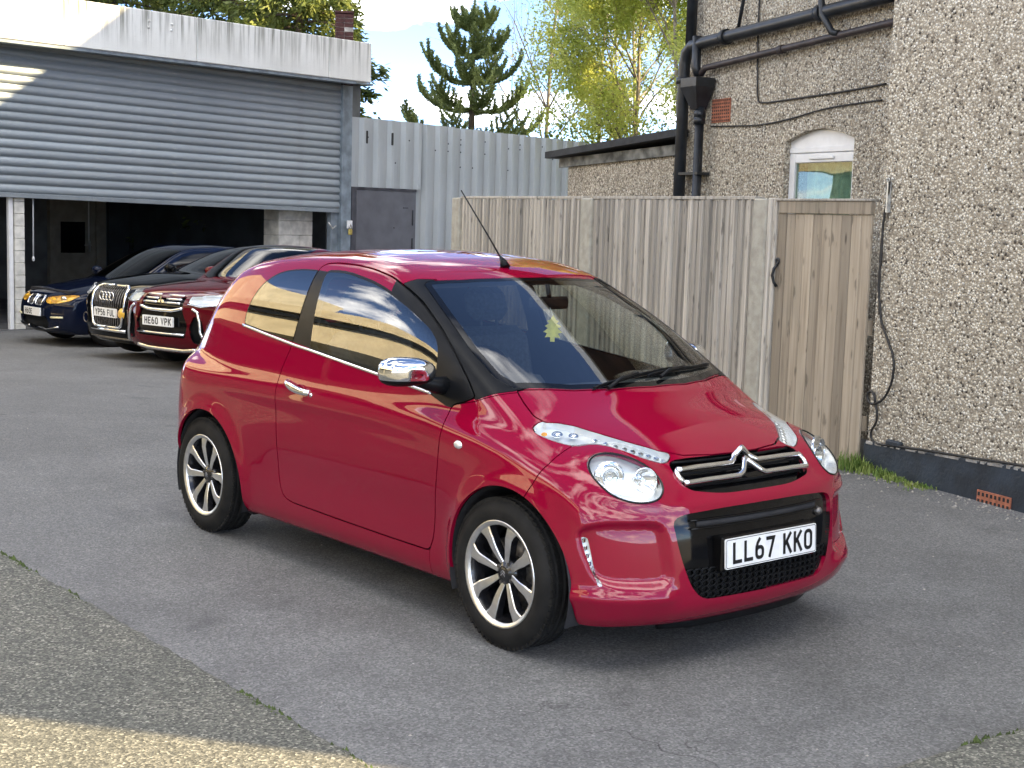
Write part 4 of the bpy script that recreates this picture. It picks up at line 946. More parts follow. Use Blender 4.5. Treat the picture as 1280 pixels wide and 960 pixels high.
# --- monkey puzzle
M_MONKEY = leaf_mat('monkey_puzzle_scales', (.11, .155, .050), (.26, .30, .095), .15)
def monkey_puzzle(base, hgt):
    rnd = random.Random(17); segs = []; S = []; b = Vector(base)
    for i in range(10): segs.append((tuple(b + Vector((0, 0, hgt * i / 10))), tuple(b + Vector((0, 0, hgt * (i + 1) / 10))), .16 * (1 - i / 12), .16 * (1 - (i + 1) / 12)))
    def rope(p, d, L, r, n=7, up=.20):
        q = Vector(p); d = Vector(d).normalized(); out = []
        for k in range(n):
            d = (d + Vector((rnd.gauss(0, .03), rnd.gauss(0, .03), up * (k + .5) / n))).normalized(); e = q + d * L / n
            S.append((q.copy(), e.copy(), r * (1 - .25 * k / n))); out.append((e.copy(), d.copy())); q = e
        return out
    z = hgt * .37; lev = 0
    while z < hgt * .95:
        t = (z / hgt - .37) / .63; R = 2.0 * (1 - t) ** .85 + .30; nb = 8 if t < .3 else 7
        for k in range(nb):
            a = 2 * math.pi * (k + .5 * (lev % 2)) / nb + rnd.uniform(-.15, .15); d = Vector((math.cos(a), math.sin(a), -.42 + .68 * t)); L = R * rnd.uniform(.9, 1.1)
            main = rope(b + Vector((0, 0, z + rnd.uniform(-.04, .04))), d, L, .050, 8, .30)
            for j, (e, dd) in enumerate(main):
                if j < 2: continue
                side = Vector((-dd.y, dd.x, 0)).normalized()
                for sg in (-1, 1):
                    if rnd.random() < .9: rope(e, dd * .8 + side * sg * .8 + Vector((0, 0, -.05)), (.24 + .15 * L) * rnd.uniform(.8, 1.2), .043, 4, .85)
        z += .56 + .14 * (1 - t); lev += 1
    rope(b + Vector((0, 0, hgt * .98)), (0, 0, 1), .45, .05, 4, 0)
    # every rope is clad in overlapping stiff scales
    P = []; D = []
    for q, e, r in S:
        d = (e - q).normalized(); o1 = d.orthogonal().normalized(); o2 = d.cross(o1); m = max(2, int((e - q).length / .030))
        for i in range(m):
            for k in range(4):
                a = i * 1.1 + k * 1.5708; o = o1 * math.cos(a) + o2 * math.sin(a); P.append(q.lerp(e, i / m) + o * r * .45); D.append(d * .9 + o * .75)
    V, T = leaves_np(np.array([tuple(p) for p in P]), .058, rgT, np.array([tuple(p) for p in D]), .62, .10)
    V2, T2 = tubes_np([(tuple(q), tuple(e), r * .62, r * .58) for q, e, r in S], 6)
    VT = (np.concatenate([V, V2]), np.concatenate([T, T2 + len(V)]))
    return tree('monkey_puzzle_tree', 'monkey puzzle tree with upturned scaly branches behind the corrugated wall', 'tree', base, segs, VT, M_BARKD, M_MONKEY)
monkey_puzzle((-1.15, 34, -.5), 6.95)
# --- birches: thin bare ones, then one in young yellow-green leaf
M_BUD = leaf_mat('birch_buds', (.26, .20, .05), (.34, .30, .07), .5)
M_BIRCH = leaf_mat('young_birch_leaves', (.36, .44, .09), (.62, .64, .19), .6)
M_BUSH = leaf_mat('hedge_leaves', (.14, .20, .03), (.30, .32, .06), .45)
def birch(base, hgt, seed, label, nleaf, lsize, droop, leaf, depth=3, kids=(1, 2), r=.075, name='birch_tree', spread=.5, minz=0.0):
    rnd = random.Random(seed); segs = []; tips = []; b = Vector(base); q = b.copy(); d = Vector((rnd.uniform(-.04, .04), 0, 1)); n = 10
    for i in range(n):
        d = (d + Vector((rnd.gauss(0, .035), rnd.gauss(0, .035), .06))).normalized(); e = q + d * hgt / n; segs.append((tuple(q), tuple(e), r * (1 - .85 * i / n), r * (1 - .85 * (i + 1) / n)))
        if i >= 2:
            for _ in range(3 if i < n - 1 else 4):
                a = rnd.uniform(0, 6.283); L = hgt * .24 * (1 - .55 * i / n) * rnd.uniform(.7, 1.2)
                grow(rnd, e, Vector((math.cos(a) * .62, math.sin(a) * .62, .85)), L, r * (1 - .85 * i / n) * .5, depth - 1, segs, tips, spread, .2, droop, kids, .66)
        q = e
    P = []; D = []
    for e, dd in tips:
        for _ in range(nleaf): P.append(tuple(e + Vector((rnd.gauss(0, .09), rnd.gauss(0, .09), rnd.gauss(0, .11) - droop * rnd.uniform(0, .5))))); D.append((rnd.gauss(0, .6), rnd.gauss(0, .6), -.6))
    VT = leaves_np(np.array(P), lsize, rgT, np.array(D), .7, .6) if P else None
    return tree(name, label, 'tree', base, segs, VT, M_BARK, leaf, 'birches beyond the corrugated wall')
birch((.55, 39, -.5), 12.5, 5, 'bare thin birch rising just right of the monkey puzzle tree', 1, .045, .05, M_BUD)
birch((2.10, 40, -.5), 13.0, 6, 'bare birch with pale upright trunk between monkey puzzle and leafy birches', 1, .06, .1, M_BUD)
birch((3.0, 37, -.5), 12.5, 8, 'half-leafed birch with a slanting trunk left of the yellow-green birch', 5, .065, .25, M_BIRCH)
birch((3.55, 30.5, -.5), 11.0, 12, 'leafy yellow-green birch beside the black drainpipe', 17, .066, .6, M_BIRCH, 3, (2, 3))
birch((2.75, 33.0, -.5), 10.5, 14, 'leafy green-yellow birch over the outbuilding roof', 14, .066, .6, M_BIRCH, 3, (2, 3))
birch((4.6, 32.0, -.5), 11.5, 15, 'leafy birch partly hidden by the house corner', 16, .066, .5, M_BIRCH, 3, (2, 3))
def bush(base, rx, rz, n, seed, label):
    rg = np.random.default_rng(seed); p = rg.normal(size=(n, 3)); p /= np.linalg.norm(p, axis=1)[:, None]; p *= rg.uniform(.55, 1.05, n)[:, None] * (1 + .25 * np.sin(p[:, :1] * 7 + p[:, 1:2] * 5)); P = np.array(base) + np.array([0, 0, rz]) + p * np.array([rx, rx, rz])
    segs = [(tuple(base), (base[0] + .3 * math.cos(a), base[1] + .3 * math.sin(a), base[2] + rz * 1.2), .03, .01) for a in np.linspace(0, 6.28, 7)]
    return tree('garden_bush', label, 'bush', base, segs, leaves_np(P, .11, rg, None, .6), M_BARK, M_BUSH, 'bushes behind the corrugated wall')
bush((1.6, 33.0, -.5), 1.5, 2.15, 6500, 3, 'yellow-green bush between bare birch trunks above the corrugated wall')
bush((3.3, 33.5, -.5), 1.3, 2.3, 5500, 4, 'yellow-green bush above the left end of the outbuilding roof')
# --- brick chimney beyond the garage
CH = empty('brick_chimney', (-3.38, 27.2, -.4), R_(8)); tag(CH, 'dark red brick chimney stack rising behind the garage fascia', 'chimney')
M_CHIM = mat('dark_red_brick', (.060, .022, .020), .9, var=.3, scale=12, bump=.3, bscale=60)
rnd = random.Random(2)
for j in range(25):
    z = 3.66 + j * .082
    for sx in range(2):
        for sy in range(2):
            a = -.17 + sx * .173; mb = MB(); d = rnd.uniform(-.004, .004); mb.box((a, -.17 + sy * .173 + d, z), (a + .168, sy * .173 + d, z + .074)); mb.build('brick', M_CHIM if rnd.random() > .15 else M_CEMENT, CH)
mb = MB(); mb.box((-.16, -.16, 0), (.16, .16, 5.70)); mb.build('mortar_core', M_CEMENT, CH)
mb = MB(); mb.box((-.18, -.18, 5.715), (.18, .18, 5.76), None, .01); mb.build('cap_slab', M_CHIM, CH)
# small lean-to roof showing past the end of the fascia
LR = empty('shed_roof', GAR_O, GAR_RZ); tag(LR, 'small slatted grey shed roof peeping out past the garage fascia', 'shed')
for k in range(5): mb = MB(); mb.box((7.32, 1.2 + k * .01, 4.52 + k * .07), (8.45 - k * .03, 3.2, 4.56 + k * .07), None, .006); mb.build('slat', M_GPAINT, LR)
mb = MB(); mb.box((7.34, 1.3, -.3), (8.2, 3.1, 4.51)); mb.build('wall', M_BAYWALL, LR)
# ---------------------------------------------------------------- red hatchback: body profiles (metres, x forward from front axle, z up)
RC = {}
RC['Wz'] = Tab([(.10, .69), (.17, .735), (.21, .757), (.26, .762), (.35, .772), (.5, .784), (.65, .790), (.75, .789), (.80, .784), (.835, .772), (.88, .752), (.95, .722), (1.05, .675)], .022)
RC['rise'] = Tab([(.6, -.02), (-.2, 0), (-.4, .005), (-1.0, .062), (-1.43, .112), (-2.0, .17), (-2.4, .205), (-2.8, .21)], .15)
RC['dW'] = Tab([(.7, -.06), (.4, -.018), (.1, 0.0), (-.35, -.006), (-.9, -.012), (-1.5, -.006), (-2.0, .008), (-2.3, .014), (-2.55, .016), (-2.8, -.01)], .12)
RC['xf'] = Tab([(.10, .50), (.16, .57), (.20, .625), (.24, .648), (.30, .650), (.42, .640), (.52, .628), (.58, .615), (.63, .590), (.68, .556), (.73, .512), (.78, .450), (.86, .32)], .018)
RC['zb'] = Tab([(.58, .690), (.52, .735), (.46, .772), (.4, .800), (.3, .842), (.2, .876), (.1, .904), (0, .928), (-.1, .948), (-.2, .965), (-.5, 1.0), (-3, 1.0)], .03)
RC['xr'] = Tab([(.12, 2.50), (.2, 2.60), (.3, 2.70), (.45, 2.765), (.6, 2.768), (.75, 2.745), (.9, 2.715), (1.05, 2.68), (1.2, 2.60)], .03)
RC['Yg'] = Tab([(.8, .775), (.9, .752), (1.0, .728), (1.1, .702), (1.2, .670), (1.3, .628), (1.38, .58), (1.46, .51), (1.6, .38)], .03)
RC['dY'] = Tab([(.2, -.09), (-.1, -.050), (-.4, -.024), (-.8, -.006), (-1.3, 0), (-1.7, 0), (-2.1, .004), (-2.4, -.022), (-2.7, -.09)], .12)
RC['zc'] = Tab([(.3, .78), (0, .953), (-.25, 1.093), (-.5, 1.224), (-.70, 1.322), (-.80, 1.366), (-.9, 1.400), (-1.05, 1.430), (-1.25, 1.449), (-1.5, 1.455), (-1.75, 1.447), (-2.0, 1.430), (-2.2, 1.405), (-2.36, 1.36), (-2.50, 1.24), (-2.64, 1.06), (-2.78, .84)], .035)
RC['cr'] = Tab([(.2, .0), (-.6, .01), (-.95, .085), (-1.5, .10), (-2.2, .10), (-2.6, .05)], .1)
RC['sh'] = Tab([(.2, .42), (-.6, .36), (-.85, .33), (-1.1, .10), (-1.4, 0), (-2.0, -.0), (-2.4, -.16), (-2.7, -.25)], .1)
ARCH_F, ARCH_R, ARCH_RAD = (.035, .283), (-2.285, .283), .347
FOGDISH = smoothpoly([(.49, .545), (.60, .560), (.70, .555), (.745, .52), (.735, .42), (.70, .345), (.60, .325), (.47, .335), (.465, .44)], 4)
def red_F(P):
    x, y, z = P[:, 0], np.abs(P[:, 1]), P[:, 2]
    y2 = y * y
    ri = RC['rise'](x); w = sstep(.35, .85, z)
    Yb = RC['Wz'](z - ri * w) + RC['dW'](x)
    for cx, cz in (ARCH_F, ARCH_R):
        r = np.sqrt((x - cx) ** 2 + (z - cz) ** 2)
        Yb = Yb + .020 * np.exp(-((r - .335) / .055) ** 2) * sstep(.12, .3, z)
    side = y - Yb
    # door and flank hollow low down
    side = side + .010 * np.exp(-((z - .42) / .12) ** 2) * sstep(-1.95, -1.6, x) * (1 - sstep(-.45, -.2, x))
    front = x - (RC['xf'](z) - .16 * y2 - .34 * y2 * y2)
    rear = -x - (RC['xr'](z) - .05 * y2 - .14 * y2 * y2)
    top = (z - (RC['zb'](x) - .13 * y2 - .20 * y2 * y2)) * .95
    # bonnet: slight raised centre panel
    top = top - .006 * sstep(.40, .30, y - .10 * (x)) * sstep(.55, .40, x) if False else top
    body = smax(front, top, .045)
    body = smax(body, smax(side, rear, .07), .055)
    body = smax(body, .155 - z, .02)
    gs = y - (RC['Yg'](z) + RC['dY'](x))
    xx = x + RC['sh'](x) * y2
    gt = (z - (RC['zc'](xx) - RC['cr'](x) * y2 - .5 * RC['cr'](x) * y2 * y2)) * .9
    green = smax(gs, gt, .045)
    green = smax(green, .75 - z, .03)
    f = smin(body, green, .022)
    # front fascia modelling: the dish round the running lamp, the splitter under it, the bulge round the round lamp
    fm = sstep(.15, .30, x)
    if fm.any():
        m = x > .1
        q = np.stack([y[m], z[m]], 1)
        d = poly_sd(q, FOGDISH)
        f[m] += fm[m] * .024 * sstep(.010, -.034, d)
        f[m] -= fm[m] * .016 * np.exp(-((z[m] - .285) / .032) ** 2) * sstep(.40, .52, y[m])
        e = np.sqrt(((y[m] - .565) / .155) ** 2 + ((z[m] - .708) / .10) ** 2)
        f[m] -= fm[m] * .016 * sstep(1.35, .55, e)
        # chin bar between the two openings stands a little proud
        f[m] -= fm[m] * .008 * np.exp(-((z[m] - .612) / .028) ** 2) * sstep(.62, .45, y[m])
    return f
# ---------------------------------------------------------------- stroke lettering (flat characters for plates and signs)
def _arc(cx, cy, rx, ry, a0, a1, n=8): return [(cx + rx * math.cos(R_(a0 + (a1 - a0) * i / n)), cy + ry * math.sin(R_(a0 + (a1 - a0) * i / n))) for i in range(n + 1)]
def _ring(x0, y0, x1, y1, r): return _arc(x1 - r, y1 - r, r, r, 0, 90, 4) + _arc(x0 + r, y1 - r, r, r, 90, 180, 4) + _arc(x0 + r, y0 + r, r, r, 180, 270, 4) + _arc(x1 - r, y0 + r, r, r, 270, 360, 4)
GLYPH = {   # cell 1 wide x 1.6 high, drawn along stroke centres
    'L': [([(.14, 1.6), (.14, .14), (1.0, .14)], 0)], 'K': [([(.14, 0), (.14, 1.6)], 0), ([(.92, 1.6), (.20, .72)], 0), ([(.40, .94), (.95, 0)], 0)],
    'O': [(_ring(.14, .14, .86, 1.46, .30), 1)], '0': [(_ring(.14, .14, .86, 1.46, .30), 1)], '7': [([(0, 1.46), (.88, 1.46), (.36, 0)], 0)],
    '6': [(_ring(.14, .14, .86, .92, .28), 1), ([(.14, .5), (.14, .95), (.26, 1.25), (.55, 1.6)], 0)],
    'M': [([(.14, 0), (.14, 1.5), (.5, .7), (.86, 1.5), (.86, 0)], 0)], 'V': [([(.1, 1.6), (.5, .1), (.9, 1.6)], 0)], 'P': [([(.14, 0), (.14, 1.46), (.6, 1.46), (.86, 1.3), (.86, .95), (.6, .75), (.14, .75)], 0)],
    'E': [([(.95, .14), (.14, .14), (.14, 1.46), (.95, 1.46)], 0), ([(.14, .8), (.8, .8)], 0)], 'H': [([(.14, 0), (.14, 1.6)], 0), ([(.86, 0), (.86, 1.6)], 0), ([(.14, .8), (.86, .8)], 0)],
    '1': [([(.5, 0), (.5, 1.6)], 0)], 'F': [([(.14, 0), (.14, 1.46), (.95, 1.46)], 0), ([(.14, .8), (.8, .8)], 0)], 'U': [([(.14, 1.6), (.14, .4), (.35, .14), (.65, .14), (.86, .4), (.86, 1.6)], 0)],
    'A': [([(.05, 0), (.5, 1.5), (.95, 0)], 0), ([(.25, .5), (.75, .5)], 0)], 'Y': [([(.05, 1.6), (.5, .8), (.95, 1.6)], 0), ([(.5, .8), (.5, 0)], 0)], 'X': [([(.05, 0), (.95, 1.6)], 0), ([(.95, 0), (.05, 1.6)], 0)],
    '5': [([(.9, 1.46), (.14, 1.46), (.14, .86), (.55, .92), (.86, .75), (.86, .35), (.6, .14), (.1, .14)], 0)]}
def strokes(mb, text, x0, y0, cell, gap, space, M, w=.28, lift=.0008, depth=.0006):
    """characters as thin raised strips; local plane (u, v), normal w"""
    x = x0
    for ch in text:
        if ch == ' ': x += space; continue
        for path, closed in GLYPH[ch]:
            P = [Vector((x + a * cell, y0 + b * cell)) for a, b in path]
            if closed and (P[0] - P[-1]).length < 1e-6: P = P[:-1]
            n = len(P); hw = w * cell / 2; A = []; B = []
            for i in range(n):
                d1 = (P[i] - P[i - 1]) if (closed or i > 0) else (P[1] - P[0]); d2 = (P[(i + 1) % n] - P[i]) if (closed or i < n - 1) else (P[-1] - P[-2])
                d1.normalize(); d2.normalize(); nn = Vector((-(d1 + d2).y, (d1 + d2).x)); nn.normalize(); c = max(.5, nn.dot(Vector((-d1.y, d1.x))))
                A.append(P[i] + nn * hw / c); B.append(P[i] - nn * hw / c)
            V = [M @ Vector((q.x, q.y, lift + depth)) for q in A] + [M @ Vector((q.x, q.y, lift + depth)) for q in B]
            F = [(i, n + i, n + (i + 1) % n, (i + 1) % n) for i in range(n if closed else n - 1)]
            mb.raw(V, F)
        x += cell + gap
    return x
def plate_chars(text, M, parent):
    x = -.2215
    for ch in text:
        if ch == ' ': x += .036; continue
        b = MB(); strokes(b, ch, x, -.0395, .0494, .0125, .036, M @ Matrix.Translation((0, 0, .002))); b.build('plate_character', M_PLATEBLK, parent); x += .0494 + .0125
# ---------------------------------------------------------------- panels cut from the body surface
def body_meshes(F, lo, hi, h, cuts, refine_sel=None):
    """cuts: list of (name, phi(V) negative inside, gap); every piece is taken out of what is left"""
    V, T = surface(F, lo, hi, h)
    if refine_sel is not None:
        c = V[T].mean(1); V, T = refine(F, V, T, refine_sel(c))
    pieces = {}
    for name, phi, gap in cuts:
        ph = phi(V)
        (Va, Ta), (Vb, Tb) = split(V, T, ph + gap, F)
        if name: pieces[name] = (Va, Ta)
        if gap > 0:
            (_, _), (Vb, Tb) = split(V, T, ph - gap, F)
        V, T = Vb, Tb
    pieces['rest'] = (V, T)
    return pieces
BIG = 9.0
def side_cut(poly, sign, ymin=.3):
    def f(V):
        s = poly_sd(V[:, [0, 2]], poly); return np.where(V[:, 1] * sign > ymin, s, np.maximum(s, .02) if True else s)
    return f
def front_cut(poly, sign=0, xmin=-.1):
    def f(V):
        y = np.abs(V[:, 1]) if sign == 0 else V[:, 1] * sign
        s = poly_sd(np.stack([y, V[:, 2]], 1), poly); return np.where(V[:, 0] > xmin, s, np.maximum(s, .02))
    return f
def top_cut(poly, zmin=.6, xmin=-9):
    def f(V):
        s = poly_sd(np.stack([V[:, 0], np.abs(V[:, 1])], 1), poly); return np.where((V[:, 2] > zmin) & (V[:, 0] > xmin), s, np.maximum(s, .02))
    return f
def rear_cut(poly, xmax):
    def f(V):
        s = poly_sd(np.stack([np.abs(V[:, 1]), V[:, 2]], 1), poly); return np.where(V[:, 0] < xmax, s, np.maximum(s, .02))
    return f
def mirror_half(pts):
    """half outline in (a, |y|) given from y=0 to y=0; as used with |y| the polygon just needs to reach below zero"""
    return pts
def recess(F, V, T, depth, direction=None, inset=0.0):
    """pocket behind a cut-out: side walls and floor"""
    N = grad(F, V); N /= np.linalg.norm(N, axis=1)[:, None]
    D = -N * depth if direction is None else np.tile(np.array(direction) * depth, (len(V), 1))
    B = boundary(T); n = len(V); m = len(B); i = np.arange(m)
    a, b = V[B[:, 0]], V[B[:, 1]]; da, db = D[B[:, 0]], D[B[:, 1]]
    V2 = np.concatenate([V + D, a, b, b + db, a + da])
    R = np.concatenate([np.stack([n + i, n + m + i, n + 2 * m + i], 1), np.stack([n + i, n + 2 * m + i, n + 3 * m + i], 1)])
    e = b - a; inn = -np.cross(e, N[B[:, 0]]); inn /= np.maximum(np.linalg.norm(inn, axis=1), 1e-9)[:, None]
    return V2, np.concatenate([T, R]), np.concatenate([N, inn, inn, inn, inn])
def panel(name, F, piece, m, parent, rim=.014):
    V, T, N = rimmed(F, piece[0], piece[1], rim); return add(name, make_mesh(name, V, T, N), m, parent)
def on_front(F, y, z, x0=1.0):
    """x of the body surface in front view"""
    y = np.atleast_1d(np.asarray(y, float)); z = np.atleast_1d(np.asarray(z, float)); a = np.full(len(y), -.3); b = np.full(len(y), x0)
    for _ in range(40):
        m = (a + b) / 2; f = F(np.stack([m, y, z], 1)); b = np.where(f > 0, m, b); a = np.where(f > 0, a, m)
    return a
def on_side(F, x, z, sgn=-1):
    x = np.atleast_1d(np.asarray(x, float)); z = np.atleast_1d(np.asarray(z, float)); a = np.full(len(x), .2); b = np.full(len(x), 1.1)
    for _ in range(40):
        m = (a + b) / 2; f = F(np.stack([x, m, z], 1)); b = np.where(f > 0, m, b); a = np.where(f > 0, a, m)
    return sgn * a
def on_top(F, x, y):
    x = np.atleast_1d(np.asarray(x, float)); y = np.atleast_1d(np.asarray(y, float)); a = np.full(len(x), .5); b = np.full(len(x), 1.8)
    for _ in range(40):
        m = (a + b) / 2; f = F(np.stack([x, y, m], 1)); b = np.where(f > 0, m, b); a = np.where(f > 0, a, m)
    return a
def strip_on(F, pts, width, thick, name, m, parent, view='front', lift=.0):
    """bar of rounded section following the body; pts in (y,z) for 'front' or (x,z) for 'side' (sign in 3rd entry)"""
    P = []
    for q in pts:
        if view == 'front': P.append(Vector((float(on_front(F, q[0], q[1])[0]) + lift, q[0], q[1])))
        else: P.append(Vector((q[0], float(on_side(F, q[0], q[1], q[2])[0]), q[1])))
    return P
def ribbon(P, Nn, width, thick, n=8):
    """closed rounded section swept along P with outward normals Nn"""
    V = []; F = []; m = len(P)
    for i in range(m):
        t = (P[min(i + 1, m - 1)] - P[max(i - 1, 0)]).normalized(); o = (Nn[i] - t * Nn[i].dot(t)).normalized(); s = t.cross(o)
        for k in range(n):
            th = 2 * math.pi * k / n; c, d = math.cos(th), math.sin(th)
            V.append(P[i] + s * (width / 2 * math.copysign(abs(c) ** .6, c)) + o * (thick * math.copysign(abs(d) ** .7, d)))
    for i in range(m - 1):
        for k in range(n): F.append((i * n + k, i * n + (k + 1) % n, (i + 1) * n + (k + 1) % n, (i + 1) * n + k))
    F.append(tuple(range(n))[::-1]); F.append(tuple((m - 1) * n + k for k in range(n)))
    return V, F
def surf_n(F, P):
    g = grad(F, np.array([tuple(p) for p in P])); return [Vector(v).normalized() for v in g]
# ---------------------------------------------------------------- wheels
def tyre_mesh(R, r, w, grooves=True, n=72):
    """tyre section: bead r, outer radius R, width w, axis along local z, outer face towards +z"""
    h = w / 2; mb = MB()
    prof = [(r, h - .012), (r + .012, h - .002), (r + (R - r) * .45, h + .006), (R - .030, h - .002), (R - .012, h - .014), (R - .004, h - .028)]
    if grooves:
        for a, b in ((.62, .52), (.22, .12), (-.12, -.22), (-.52, -.62)):
            prof += [(R, h * a + .001), (R - .007, h * a), (R - .007, h * b), (R, h * b - .001)]
    else: prof += [(R, 0)]
    prof += [(R - .004, -h + .028), (R - .012, -h + .014), (R - .030, -h + .002), (r + (R - r) * .45, -h - .004), (r, -h + .012)]
    mb.lathe(prof[::-1], n)
    return mb
def tread_blocks(R, w, n=66):
    """shoulder blocks with sipes between, proud of the tyre crown"""
    mb = MB(); h = w / 2
    for i in range(n):
        a = 2 * math.pi * i / n
        for z0, z1, tw in ((h * .66, h - .016, .0), (-h + .016, -h * .66, .0), (h * .26, h * .49, .02), (-h * .49, -h * .26, .02)):
            M = Matrix.Rotation(a, 4, 'Z') @ Matrix.Translation((R, 0, (z0 + z1) / 2)) @ Matrix.Rotation(.18 if z0 > 0 else -.18, 4, 'X')
            l = math.pi * R / n * .80
            mb.box((-.012, -l, -(z1 - z0) / 2), (.0022, l, (z1 - z0) / 2), M)
    return mb
def hatch_wheel(car, x, y, z, side, spin, R=.288):
    """alloy of four paired spokes, machined faces over black"""
    M = Matrix.Translation((x, y, z)) @ (Matrix.Rotation(R_(90), 4, 'X') if side < 0 else Matrix.Rotation(R_(-90), 4, 'X')) @ Matrix.Rotation(spin, 4, 'Z')
    w = empty('wheel', (0, 0, 0)); w.parent = car; w.matrix_local = M
    tyre_mesh(R, .193, .165).build('tyre', M_RUBBER, w)
    tread_blocks(R - .0005, .165).build('tread', M_RUBBER, w)
    rim = MB(); h = .165 / 2
    rim.lathe([(.190, -h + .01), (.178, -h + .015), (.172, -.02), (.172, .030), (.182, h - .020), (.186, h - .012)], 64)
    rim.build('rim_barrel', M_WBLACK, w)
    lip = MB(); lip.lathe([(.185, h - .014), (.187, h - .006), (.194, h - .004), (.198, h - .0005), (.2035, h + .001), (.205, h - .004), (.203, h - .014)], 72)
    lip.build('rim_lip', M_ALLOY, w)
    for p in range(4):
        for q in (-1, 1):
            a0 = R_(90 * p) + q * R_(18)
            V = []; F = []; n = 9
            for i in range(n + 1):
                t = i / n; r = .040 + t * .152
                bend = q * (.010 * math.sin(t * 2.6) + .030 * max(0, t - .62) ** 1.5 * 4)
                hw = .0105 + .0135 * t + .036 * max(0, t - .72) ** 1.4 * 2.2
                zt = h - .030 + .020 * math.sin(t * math.pi * .62)
                hin = hw * (1.0 if t < .7 else .8)
                for dx, zz in ((-hw, zt - .003), (-hw * .78, zt), (hw * .78, zt), (hw, zt - .003), (hw * 1.15, zt - .032), (-hw * 1.15, zt - .032)):
                    V.append(Vector((r, bend + dx + q * .0, zz)))
            m = 6
            for i in range(n):
                for k in range(m): F.append((i * m + k, (i + 1) * m + k, (i + 1) * m + (k + 1) % m, i * m + (k + 1) % m))
            F.append(tuple(range(m))); F.append(tuple(n * m + k for k in range(m))[::-1])
            Mr = Matrix.Rotation(a0, 4, 'Z')
            me = make_mesh('spoke', [Mr @ v for v in V], F); me.materials.append(M_WBLACK); me.materials.append(M_ALLOY)
            for i in range(n): me.polygons[i * m + 1].material_index = 1; me.polygons[i * m + 0].material_index = 1; me.polygons[i * m + 2].material_index = 1
            add('spoke', me, None, w)
    hub = MB(); hub.lathe([(.0, h - .022), (.022, h - .022), (.0235, h - .024), (.026, h - .021), (.029, h - .024), (.052, h - .034), (.060, h - .045), (.060, -.02)], 40); hub.build('hub', M_WBLACK, w)
    for i in range(4):
        a = R_(45 + 90 * i + 8); b = MB(); b.lathe([(0, h - .024), (.007, h - .024), (.0085, h - .028), (.0085, h - .04)], 6, Matrix.Translation((.043 * math.cos(a), .043 * math.sin(a), -.003)), smooth=False); b.build('wheel_bolt', M_STEEL, w)
    em = MB()
    Me = Matrix.Rotation(-spin, 4, 'Z') @ Matrix.Translation((0, 0, h - .0215))
    for dz in (-.009, .001):
        em.prism([(-.013, dz - .004), (0, dz + .008), (.013, dz - .004), (.013, dz + .001), (0, dz + .0135), (-.013, dz + .001)], 0, .001, Me)
    em.build('hub_emblem', M_CHROME, w)
    d = MB(); d.lathe([(.06, -.005), (.118, -.005), (.118, -.016), (.06, -.016)], 40); d.build('brake_disc', M_STEEL, w)
    c = MB(); c.prism([(.070, -.05), (.128, -.058), (.135, 0), (.128, .058), (.070, .05)], -.030, .012, Matrix.Rotation(R_(150) - spin, 4, 'Z')); c.build('brake_caliper', M_STEEL, w)
    return w
# ---------------------------------------------------------------- the red hatchback
CAR_LOC, CAR_YAW = (0.5671, 5.6454, 0.0), -0.8702
DOOR = roundpoly([(-1.585, 1.362), (-1.555, 1.380), (-1.476, 1.387), (-1.33, 1.385), (-1.175, 1.374), (-1.008, 1.348), (-.865, 1.302), (-.748, 1.252), (-.58, 1.163), (-.433, 1.068), (-.318, .976), (-.262, .920), (-.325, .893), (-.380, .880), (-.386, .775), (-.397, .636), (-.423, .479), (-.441, .338), (-.470, .280), (-.795, .278), (-1.161, .282), (-1.523, .290), (-1.600, .306), (-1.630, .380), (-1.630, .6), (-1.630, .75), (-1.630, .90), (-1.592, .985), (-1.585, 1.1)],
                 [.02, .02, .05, .05, .05, .05, .05, .05, .05, .05, .05, .012, .03, .03, .05, .05, .05, .05, .025, .1, .1, .05, .04, .04, .05, .1, .05, .04, .05], 4)
DWIN = roundpoly([(-1.506, 1.342), (-1.409, 1.347), (-1.294, 1.340), (-1.057, 1.306), (-.82, 1.236), (-.629, 1.158), (-.560, 1.112), (-.530, 1.060), (-.505, .920), (-.894, .960), (-1.434, 1.010)], [.02, .05, .08, .1, .1, .05, .03, .03, .012, .1, .015], 4)
QWIN = roundpoly([(-1.586, 1.350), (-1.714, 1.349), (-1.843, 1.337), (-1.929, 1.312), (-2.006, 1.262), (-2.052, 1.186), (-2.066, 1.116), (-2.055, 1.066), (-1.815, 1.042), (-1.566, 1.018)], [.012, .05, .05, .05, .05, .05, .03, .008, .1, .010], 4)
BPIL = np.array([(-1.640, 1.352), (-1.500, 1.345), (-1.428, 1.006), (-1.640, 1.026)])
SAIL = np.array([(-.98, 1.37), (-.865, 1.335), (-.748, 1.29), (-.58, 1.20), (-.433, 1.10), (-.300, 1.0), (-.22, .925), (-.325, .875), (-.40, .868), (-.52, .905), (-.512, .94), (-.535, 1.06), (-.565, 1.112), (-.629, 1.158), (-.82, 1.236), (-.96, 1.285)])
WSCR = [(-.775, -.3), (-.775, 0), (-.785, .18), (-.815, .36), (-.862, .505), (-.845, .53), (-.799, .540), (-.63, .578), (-.41, .618), (-.243, .624), (-.165, .592), (-.063, .377), (-.018, .208), (-.002, 0), (-.002, -.3)]
APIL = np.array([(-.93, 1.315), (-.90, 1.345), (-.862, 1.345), (-.799, 1.318), (-.63, 1.235), (-.41, 1.11), (-.243, 1.015), (-.12, .975), (-.153, .952), (-.189, .942), (-.255, .912), (-.27, .915), (-.318, .976), (-.433, 1.068), (-.58, 1.163), (-.748, 1.252), (-.865, 1.302)])
